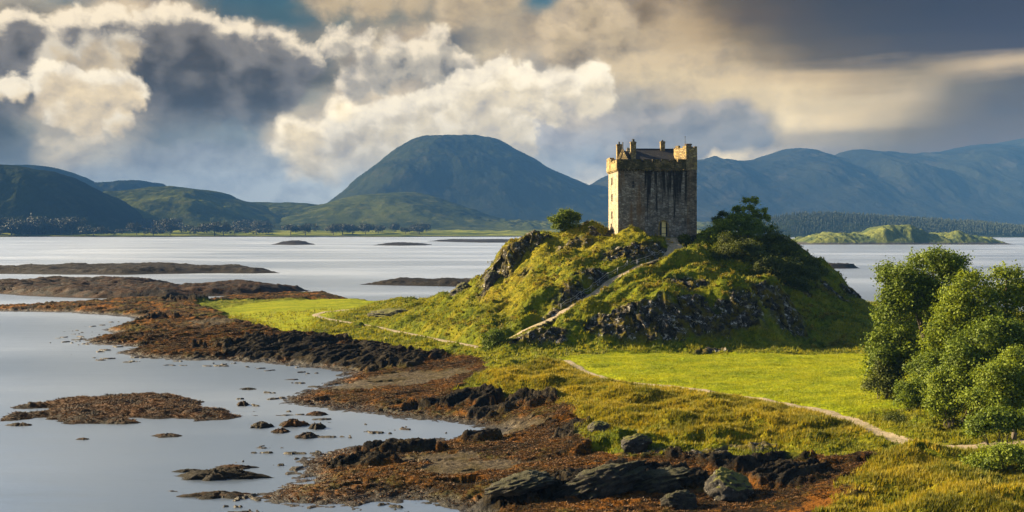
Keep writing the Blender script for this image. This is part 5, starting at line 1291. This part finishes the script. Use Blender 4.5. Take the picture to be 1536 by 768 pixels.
# ================================================================== BOULDERS AND ROCKS
def boulder(name, c, r3, seed, mtl, label, sub=5, sharp=0.35, tilt=(0, 0, 0), cat='rock', group=None, flat=0.0):
    bm = bmesh.new(); bmesh.ops.create_icosphere(bm, subdivisions=sub, radius=1)
    co = np.array([v.co[:] for v in bm.verts])
    r = np.random.default_rng(seed)
    # facet by a few random cutting planes, then roughen
    for _ in range(9):
        n = r.normal(size=3); n /= np.linalg.norm(n); d = r.uniform(0.55, 0.9)
        k = co@n; co = co-np.maximum(0, k-d)[:, None]*n*0.85
    nrm = co/np.linalg.norm(co, axis=1)[:, None]
    co = co+nrm*(sharp*0.30*ridged(co[:, 0]*1.7+seed, co[:, 1]*1.7+co[:, 2]*2.3, 4, 0.55, seed % 13)+sharp*0.16*fbm(co[:, 0]*6, co[:, 2]*6+co[:, 1]*5, 2, 0.6, 3))[:, None]
    co = co*np.array(r3)
    m = np.array(Matrix.Rotation(tilt[2], 3, 'Z') @ Matrix.Rotation(tilt[1], 3, 'Y') @ Matrix.Rotation(tilt[0], 3, 'X'))
    co = co@m.T
    for v, q in zip(bm.verts, co): v.co = q
    me = bpy.data.meshes.new(name); bm.to_mesh(me); bm.free()
    for p in me.polygons: p.use_smooth = True
    o = link(name, me, mtl); o.location = c; tag(o, label, cat, group); return o
def bo(px, Y, w_, d_, h_, seed, mtl, label, sink=0.3, **kw):
    x = (px-768)/FPX*Y; z = float(gz(x, Y)); boulder('boulder', (x, Y, z+h_*(1-2*sink)*0.5), (w_, d_, h_), seed, mtl, label, **kw)
bo(692, 250, 2.6, 2.4, 2.2, 11, M_CRAG, 'dark upright boulder at the left foot of the mound crag')
bo(739, 238.5, 1.7, 1.5, 2.6, 12, M_CRAG, 'pale-faced crag block at the left end of the mound')
bo(1095, 96.5, 2.0, 1.7, 1.9, 14, M_CRAG, 'rounded mossy boulder on the bottom edge of the picture')
bo(905, 99, 4.0, 2.2, 1.35, 15, M_TIDEROCK, 'largest dark slanting rock in the foreground shore', tilt=(0, R(-18), R(15)), sharp=0.5)
bo(840, 98, 4.0, 2.0, 0.95, 16, M_TIDEROCK, 'long dark slanting rock left of the largest foreground rock', tilt=(0, R(-16), R(12)), sharp=0.5)
bo(785, 99, 3.2, 1.8, 0.8, 17, M_TIDEROCK, 'low dark rock at the left end of the foreground outcrop', tilt=(0, R(-12), R(10)), sharp=0.5)
bo(992, 99.5, 2.8, 1.7, 1.1, 18, M_TIDEROCK, 'dark rock between the largest foreground rock and the mossy boulder', tilt=(0, R(-14), 0), sharp=0.5)
bo(897, 124.5, 1.5, 1.1, 1.0, 19, M_CRAG, 'small lichened rock on the grass edge above the orange weed')
bo(955, 114, 1.5, 1.0, 1.0, 20, M_CRAG, 'pale lichened rock set in the grassy bank')
bo(590, 262, 5.5, 3.0, 1.6, 22, M_CRAG, 'dark heathery hummock rock above the left path')
bo(1020, 93.8, 1.5, 1.2, 1.0, 23, M_TIDEROCK, 'dark rock lying just left of the mossy boulder')
for i, (px, py, rx, ry, h_, lb) in enumerate([
  (364,608,0.9,0.7,0.35,'small dark rock off the right tip of the seaweed bank'),
  (392,640,1.3,0.9,0.35,'weedy rock in the bay, leftmost of the cluster of four'),
  (420,648,1.2,0.7,0.25,'flat olive weed rock below the largest of the bay cluster'),
  (440,638,1.6,0.9,0.45,'largest dark rock of the bay cluster'),
  (476,642,1.0,0.8,0.40,'round dark rock at the right of the bay cluster'),
  (460,655,1.4,1.0,0.30,'brown weed rock nearest the camera in the bay cluster'),
  (475,622,1.5,0.8,0.25,'thin weed rock just off the shingle point'),
  (372,584,1.4,0.7,0.15,'faint green weed patch floating above the bay cluster'),
  (250,654,1.8,0.8,0.18,'small weed patch alone in the water below the seaweed bank'),
  (180,634,2.6,0.8,0.30,'olive weed rock just in front of the seaweed bank'),
  (330,716,4.0,1.0,0.45,'long dark rock lying off the lower left point'),
  (350,702,2.2,0.7,0.2,'thin weed strip behind the long dark rock'),
  (330,744,3.4,0.9,0.25,'low weed ledge in the water nearest the bottom left'),
  (285,707,1.8,0.6,0.15,'scrap of weed left of the long dark rock'),
  (125,659,0.9,0.4,0.12,'tiny weed scrap below the left of the seaweed bank'),
  (30,638,1.6,0.5,0.2,'dark weed scrap at the left picture edge'),
]):
    x, y, _ = W(px, py, 0)
    rr_ = np.linspace(0, 1, 16); th = np.linspace(0, 2*math.pi, 49)[:-1]
    RR, TH = np.meshgrid(rr_, th, indexing='ij')
    rad = 1+0.42*fbm(np.cos(TH)*1.6+i*3.1, np.sin(TH)*1.6, 4, 0.65, i % 9)
    lx_, ly_ = RR*rad*np.cos(TH)*rx*1.15, RR*rad*np.sin(TH)*ry*1.5
    lz_ = h_*1.5*np.maximum(0, 1-RR**2.2)*(0.65+0.7*ridged(lx_/0.9+i, ly_/0.5, 4, 0.65, 5)*0.6)-0.10*RR-0.02
    fc = [(a*48+b_, a*48+(b_+1) % 48, (a+1)*48+(b_+1) % 48, (a+1)*48+b_) for a in range(15) for b_ in range(48)]
    o = link('rock', npmesh('rock', np.stack([lx_, ly_, lz_], -1).reshape(-1, 3), fc), M_SK_ORANGE if i % 3 != 1 else M_SK_DARK)
    o.location = (x, y, 0); tag(o, lb, 'rock', 'weedy rocks in the bay')

# ================================================================== GRASS AND WEED COVER
def tufts(name, n, ylo, yhi, weight, hgt, m, label, seed, blades=7, cat='grass', wide=0.05, lean=0.5, big=None):
    r = np.random.default_rng(seed)
    X_, Y_, K = [], [], 0
    while K < n:
        y = np.sqrt(r.uniform(ylo**2, yhi**2, n*2)); x = r.uniform(-0.50, 0.52, n*2)*y
        p = weight(x, y); ok = r.random(n*2) < p
        X_.append(x[ok]); Y_.append(y[ok]); K += ok.sum()
    x = np.concatenate(X_)[:n]; y = np.concatenate(Y_)[:n]; z = gz(x, y)-0.04
    x = np.repeat(x, blades); y = np.repeat(y, blades); z = np.repeat(z, blades); m_ = len(x)
    tint = np.clip(np.repeat(0.5+0.6*fbm(x[::blades]/5, y[::blades]/5, 3, 0.5, 9), blades)+r.normal(size=m_)*0.18, 0, 1)
    a = r.uniform(0, 2*math.pi, m_); sp = np.abs(r.normal(size=m_))*0.16
    h = hgt*r.uniform(0.5, 1.25, m_)*np.repeat(r.uniform(0.6, 1.3, m_//blades), blades); wd = wide*r.uniform(0.7, 1.4, m_)
    bx, by = x+np.cos(a)*sp, y+np.sin(a)*sp
    ln = lean*h*r.uniform(0.1, 1, m_)
    tx_, ty_ = bx+np.cos(a)*ln+0.12*h, by+np.sin(a)*ln
    pa = a+math.pi/2
    v = np.stack([np.c_[bx-np.cos(pa)*wd, by-np.sin(pa)*wd, z], np.c_[bx+np.cos(pa)*wd, by+np.sin(pa)*wd, z], np.c_[tx_, ty_, z+h]], 1).reshape(-1, 3)
    o = leaf_obj(name, (v, np.arange(m_*3).reshape(-1, 3), np.repeat(tint, 3)), m)
    tag(o, label, cat, kind='stuff')
GR_GOLD = mat_leaf('grass_gold', (0.082, 0.088, 0.005), (0.250, 0.195, 0.011), 0.38)
GR_GREEN = mat_leaf('grass_green', (0.045, 0.064, 0.003), (0.200, 0.190, 0.007), 0.38)
def w_gold(x, y): return np.clip(samp(gold, x, y)*1.0, 0, 1)*samp(clear, x, y)*(1-samp(tidal, x, y))*(1-samp(rock, x, y))
def w_green(x, y): return (1-samp(gold, x, y)*0.8)*samp(clear, x, y)*(1-samp(tidal, x, y))*(1-samp(rock, x, y))*(1-samp(lawn, x, y))
tufts('grass', 26000, 80, 176, w_gold, 0.42, GR_GOLD, 'golden rough grass on the slope between shore and meadow path', 71)
tufts('grass', 16000, 80, 176, w_green, 0.38, GR_GREEN, 'rough green grass on the near bank and under the right-hand trees', 73)
tufts('grass', 36000, 176, 300, w_green, 0.50, GR_GREEN, 'rough green grass covering the castle mound', 75, blades=5, wide=0.09)
WEED_M = mat_leaf('weed_fronds', (0.014, 0.010, 0.003), (0.125, 0.052, 0.006), 0.10)
def w_mead(x, y): return samp(lawn, x, y)*samp(clear, x, y)*(0.25+0.75*sstep(fbm(x/6, y/4, 3, 0.6, 66), -0.1, 0.5))
BRK = mat_leaf('bracken_leaf', (0.045, 0.060, 0.004), (0.200, 0.150, 0.008), 0.35)
def bracken(n=620):
    r = np.random.default_rng(17); L = []
    while len(L) < n:
        y = r.uniform(196, 250); x = r.uniform(-0.06, 0.31)*y
        ok = samp(clear, x, y)*(1-samp(rock, x, y))*(1-samp(tidal, x, y))*(1-samp(lawn, x, y)) > 0.5 and samp(inc, np.array(x), np.array(y)) > 2
        if ok and float(fbm(np.array(x/6), np.array(y/6), 3, 0.5, 171)) > 0.05:
            q = r.uniform(0.35, 0.85); L.append((x, y, float(gz(x, y))+0.1, q*1.3, q*1.1, q*0.7))
    o = leaf_obj('bracken', leaf_cloud(L, 30000, 0.22, 31, 0.35, bump=0.2), BRK)
    tag(o, 'low green and rusty bracken clumps over the mound', 'bracken', kind='stuff')
bracken()
GR_MEAD = mat_leaf('grass_meadow', (0.115, 0.155, 0.002), (0.260, 0.270, 0.004), 0.35)
tufts('grass', 26000, 100, 200, w_mead, 0.17, GR_MEAD, 'bright short grass of the sunlit meadow', 79, blades=5, wide=0.05)
def w_weed(x, y): return samp(tidal, x, y)*samp(weed, x, y)*(1-samp(shin, x, y))*sstep(samp(S, x, y), 0.5, 2.0)
tufts('seaweed', 42000, 92, 260, w_weed, 0.13, WEED_M, 'orange-brown bladder wrack strewn over the tidal flats', 77, blades=6, cat='seaweed', wide=0.06, lean=1.4)

def bank_weed(n=5200):
    dg = bpy.context.evaluated_depsgraph_get(); bk = [o for o in bpy.data.objects if o.name.startswith('island') and 'seaweed lying' in o.get('label', '')][0]
    co = np.empty(len(bk.data.vertices)*3, np.float32); bk.data.vertices.foreach_get('co', co); co = co.reshape(-1, 3); co = co[co[:, 2] > 0.02]
    r = np.random.default_rng(12); q = co[r.integers(0, len(co), n)]+r.normal(size=(n, 3))*np.array([0.12, 0.12, 0])
    x, y, z = np.repeat(q, 6, 0).T; m_ = len(x); a = r.uniform(0, 6.283, m_); h = 0.15*r.uniform(0.4, 1.3, m_); pa = a+1.57; wd = 0.05
    tint = np.clip(np.repeat(0.45+0.6*fbm(q[:, 0]/3, q[:, 1]/3, 3, 0.5, 9), 6)+r.normal(size=m_)*0.2, 0, 1)
    bx, by = x+np.cos(a)*0.08, y+np.sin(a)*0.08
    v = np.stack([np.c_[bx-np.cos(pa)*wd, by-np.sin(pa)*wd, z-0.02], np.c_[bx+np.cos(pa)*wd, by+np.sin(pa)*wd, z-0.02], np.c_[bx+np.cos(a)*h*1.4, by+np.sin(a)*h*1.4, z+h]], 1).reshape(-1, 3)
    tag(leaf_obj('seaweed', (v, np.arange(m_*3).reshape(-1, 3), np.repeat(tint, 3)), WEED_M), 'bladder wrack covering the low bank in the bay', 'seaweed', kind='stuff')
bank_weed()

# ================================================================== HAZE
hm = bpy.data.materials.new('haze'); hm.use_nodes = True; ht = NT(hm.node_tree); ht.n.clear()
pv_ = ht.node('ShaderNodeVolumePrincipled')
pv_.inputs['Color'].default_value = (*HAZE_C, 1); pv_.inputs['Density'].default_value = HAZE_D; pv_.inputs['Anisotropy'].default_value = -0.35
ho = ht.node('ShaderNodeOutputMaterial'); ht.l.new(pv_.outputs[0], ho.inputs['Volume'])
mb = MB(); mb.box(-9200, 9200, -1700, 14200, -4, HAZE_TOP)
hz = mb.build('haze', hm, None); tag(hz, 'thin blue summer haze over the loch and hills', 'haze', kind='stuff')
